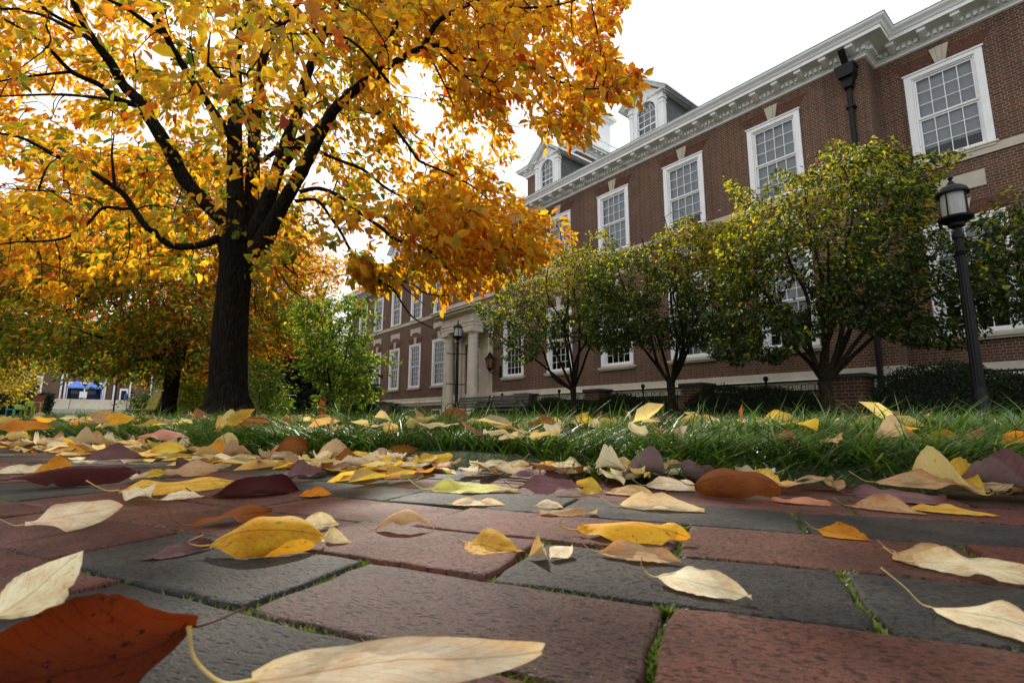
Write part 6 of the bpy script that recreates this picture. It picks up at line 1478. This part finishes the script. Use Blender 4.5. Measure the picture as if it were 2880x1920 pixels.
# the rest of the litter: one mass on the lawn and under the drift
def litter_mass():
    g = np.random.default_rng(99); n1, n2, n3 = 420, 900, 600
    x = np.concatenate([g.uniform(-2.8, -.15, n1), g.uniform(-4, 2.6, n2), g.uniform(-22, 9, n3)])
    e = np.concatenate([g.normal(-.11, .06, n1), .05 + 2.6 * g.random(n2), 2 + 22 * g.random(n3) ** .8])
    y = e + EDGE + fx(x); z = np.where(e < .02, .001, gz(x, y) + .05 + .02 * g.random(len(x))); z[:n1] = .0015 + g.random(n1) * .008
    n = len(x); PAL = np.array([[.70, .60, .36], [.52, .36, .18], [.70, .50, .09], [.66, .32, .04], [.34, .11, .03], [.14, .08, .08], [.45, .24, .14]])
    col = PAL[g.choice(7, n, p=[.32, .2, .2, .1, .07, .05, .06])] * g.uniform(.75, 1.2, (n, 1))
    L = g.uniform(.055, .10, n); L[n1 + n2:] *= 1.1
    nr = np.array([0, 0, 1.0]) + np.where(np.arange(n)[:, None] < n1, .18, .65) * g.normal(size=(n, 3)); ax = g.normal(size=(n, 3)); ax[:, 2] *= .2
    P = np.column_stack([x, y, z])
    me = leaf_cards(P, ax, nr, L, L * .46, col, 'leaf_litter', CROWN, .15)
    o = link('leaf_litter', me); tag(o, 'thin carpet of smaller and farther fallen leaves over the lawn and grass edge', 'leaves', kind='stuff')
litter_mass()

# ------------------------------------------------------------------ light
el = math.asin(SUN[2]); az = math.atan2(SUN[0], SUN[1])
w = bpy.data.worlds.new('World'); SC.world = w; w.use_nodes = True; nt = w.node_tree; nt.nodes.clear()
out = nt.nodes.new('ShaderNodeOutputWorld'); bg = nt.nodes.new('ShaderNodeBackground'); sky = nt.nodes.new('ShaderNodeTexSky')
sky.sky_type = 'NISHITA'; sky.sun_disc = False; sky.sun_elevation = el; sky.sun_rotation = az; sky.air_density = 1.0; sky.dust_density = 2.0; sky.altitude = 50
tc = nt.nodes.new('ShaderNodeTexCoord'); nz = nt.nodes.new('ShaderNodeTexNoise'); nz.inputs['Scale'].default_value = 1.6; nz.inputs['Detail'].default_value = 6; nt.links.new(tc.outputs['Generated'], nz.inputs['Vector'])
mr = nt.nodes.new('ShaderNodeMapRange'); mr.inputs[1].default_value = .25; mr.inputs[2].default_value = .6; mr.inputs[3].default_value = .80; mr.inputs[4].default_value = .95; nt.links.new(nz.outputs[0], mr.inputs[0])
mx = nt.nodes.new('ShaderNodeMix'); mx.data_type = 'RGBA'; nt.links.new(mr.outputs[0], mx.inputs[0]); nt.links.new(sky.outputs[0], mx.inputs[6]); mx.inputs[7].default_value = (11.2, 11.3, 11.6, 1)
nt.links.new(mx.outputs[2], bg.inputs[0]); bg.inputs[1].default_value = .12; nt.links.new(bg.outputs[0], out.inputs[0])
ld = bpy.data.lights.new('sun', 'SUN'); ld.energy = 5.0; ld.angle = rad(.55); ld.color = (1, .93, .82); lo = bpy.data.objects.new('sun', ld); COL.objects.link(lo)
lo.rotation_euler = Vector(tuple(SUN)).to_track_quat('Z', 'Y').to_euler()
SC.view_settings.view_transform = 'Standard'; SC.view_settings.look = 'None'; SC.view_settings.exposure = 0.0; SC.view_settings.gamma = 1
SC.view_settings.use_curve_mapping = False
SC.cycles.max_bounces = 8; SC.cycles.diffuse_bounces = 3; SC.cycles.glossy_bounces = 3; SC.cycles.transmission_bounces = 5; SC.cycles.transparent_max_bounces = 8
SC.cycles.use_denoising = True; SC.cycles.sample_clamp_indirect = 8; SC.cycles.caustics_reflective = False; SC.cycles.caustics_refractive = False
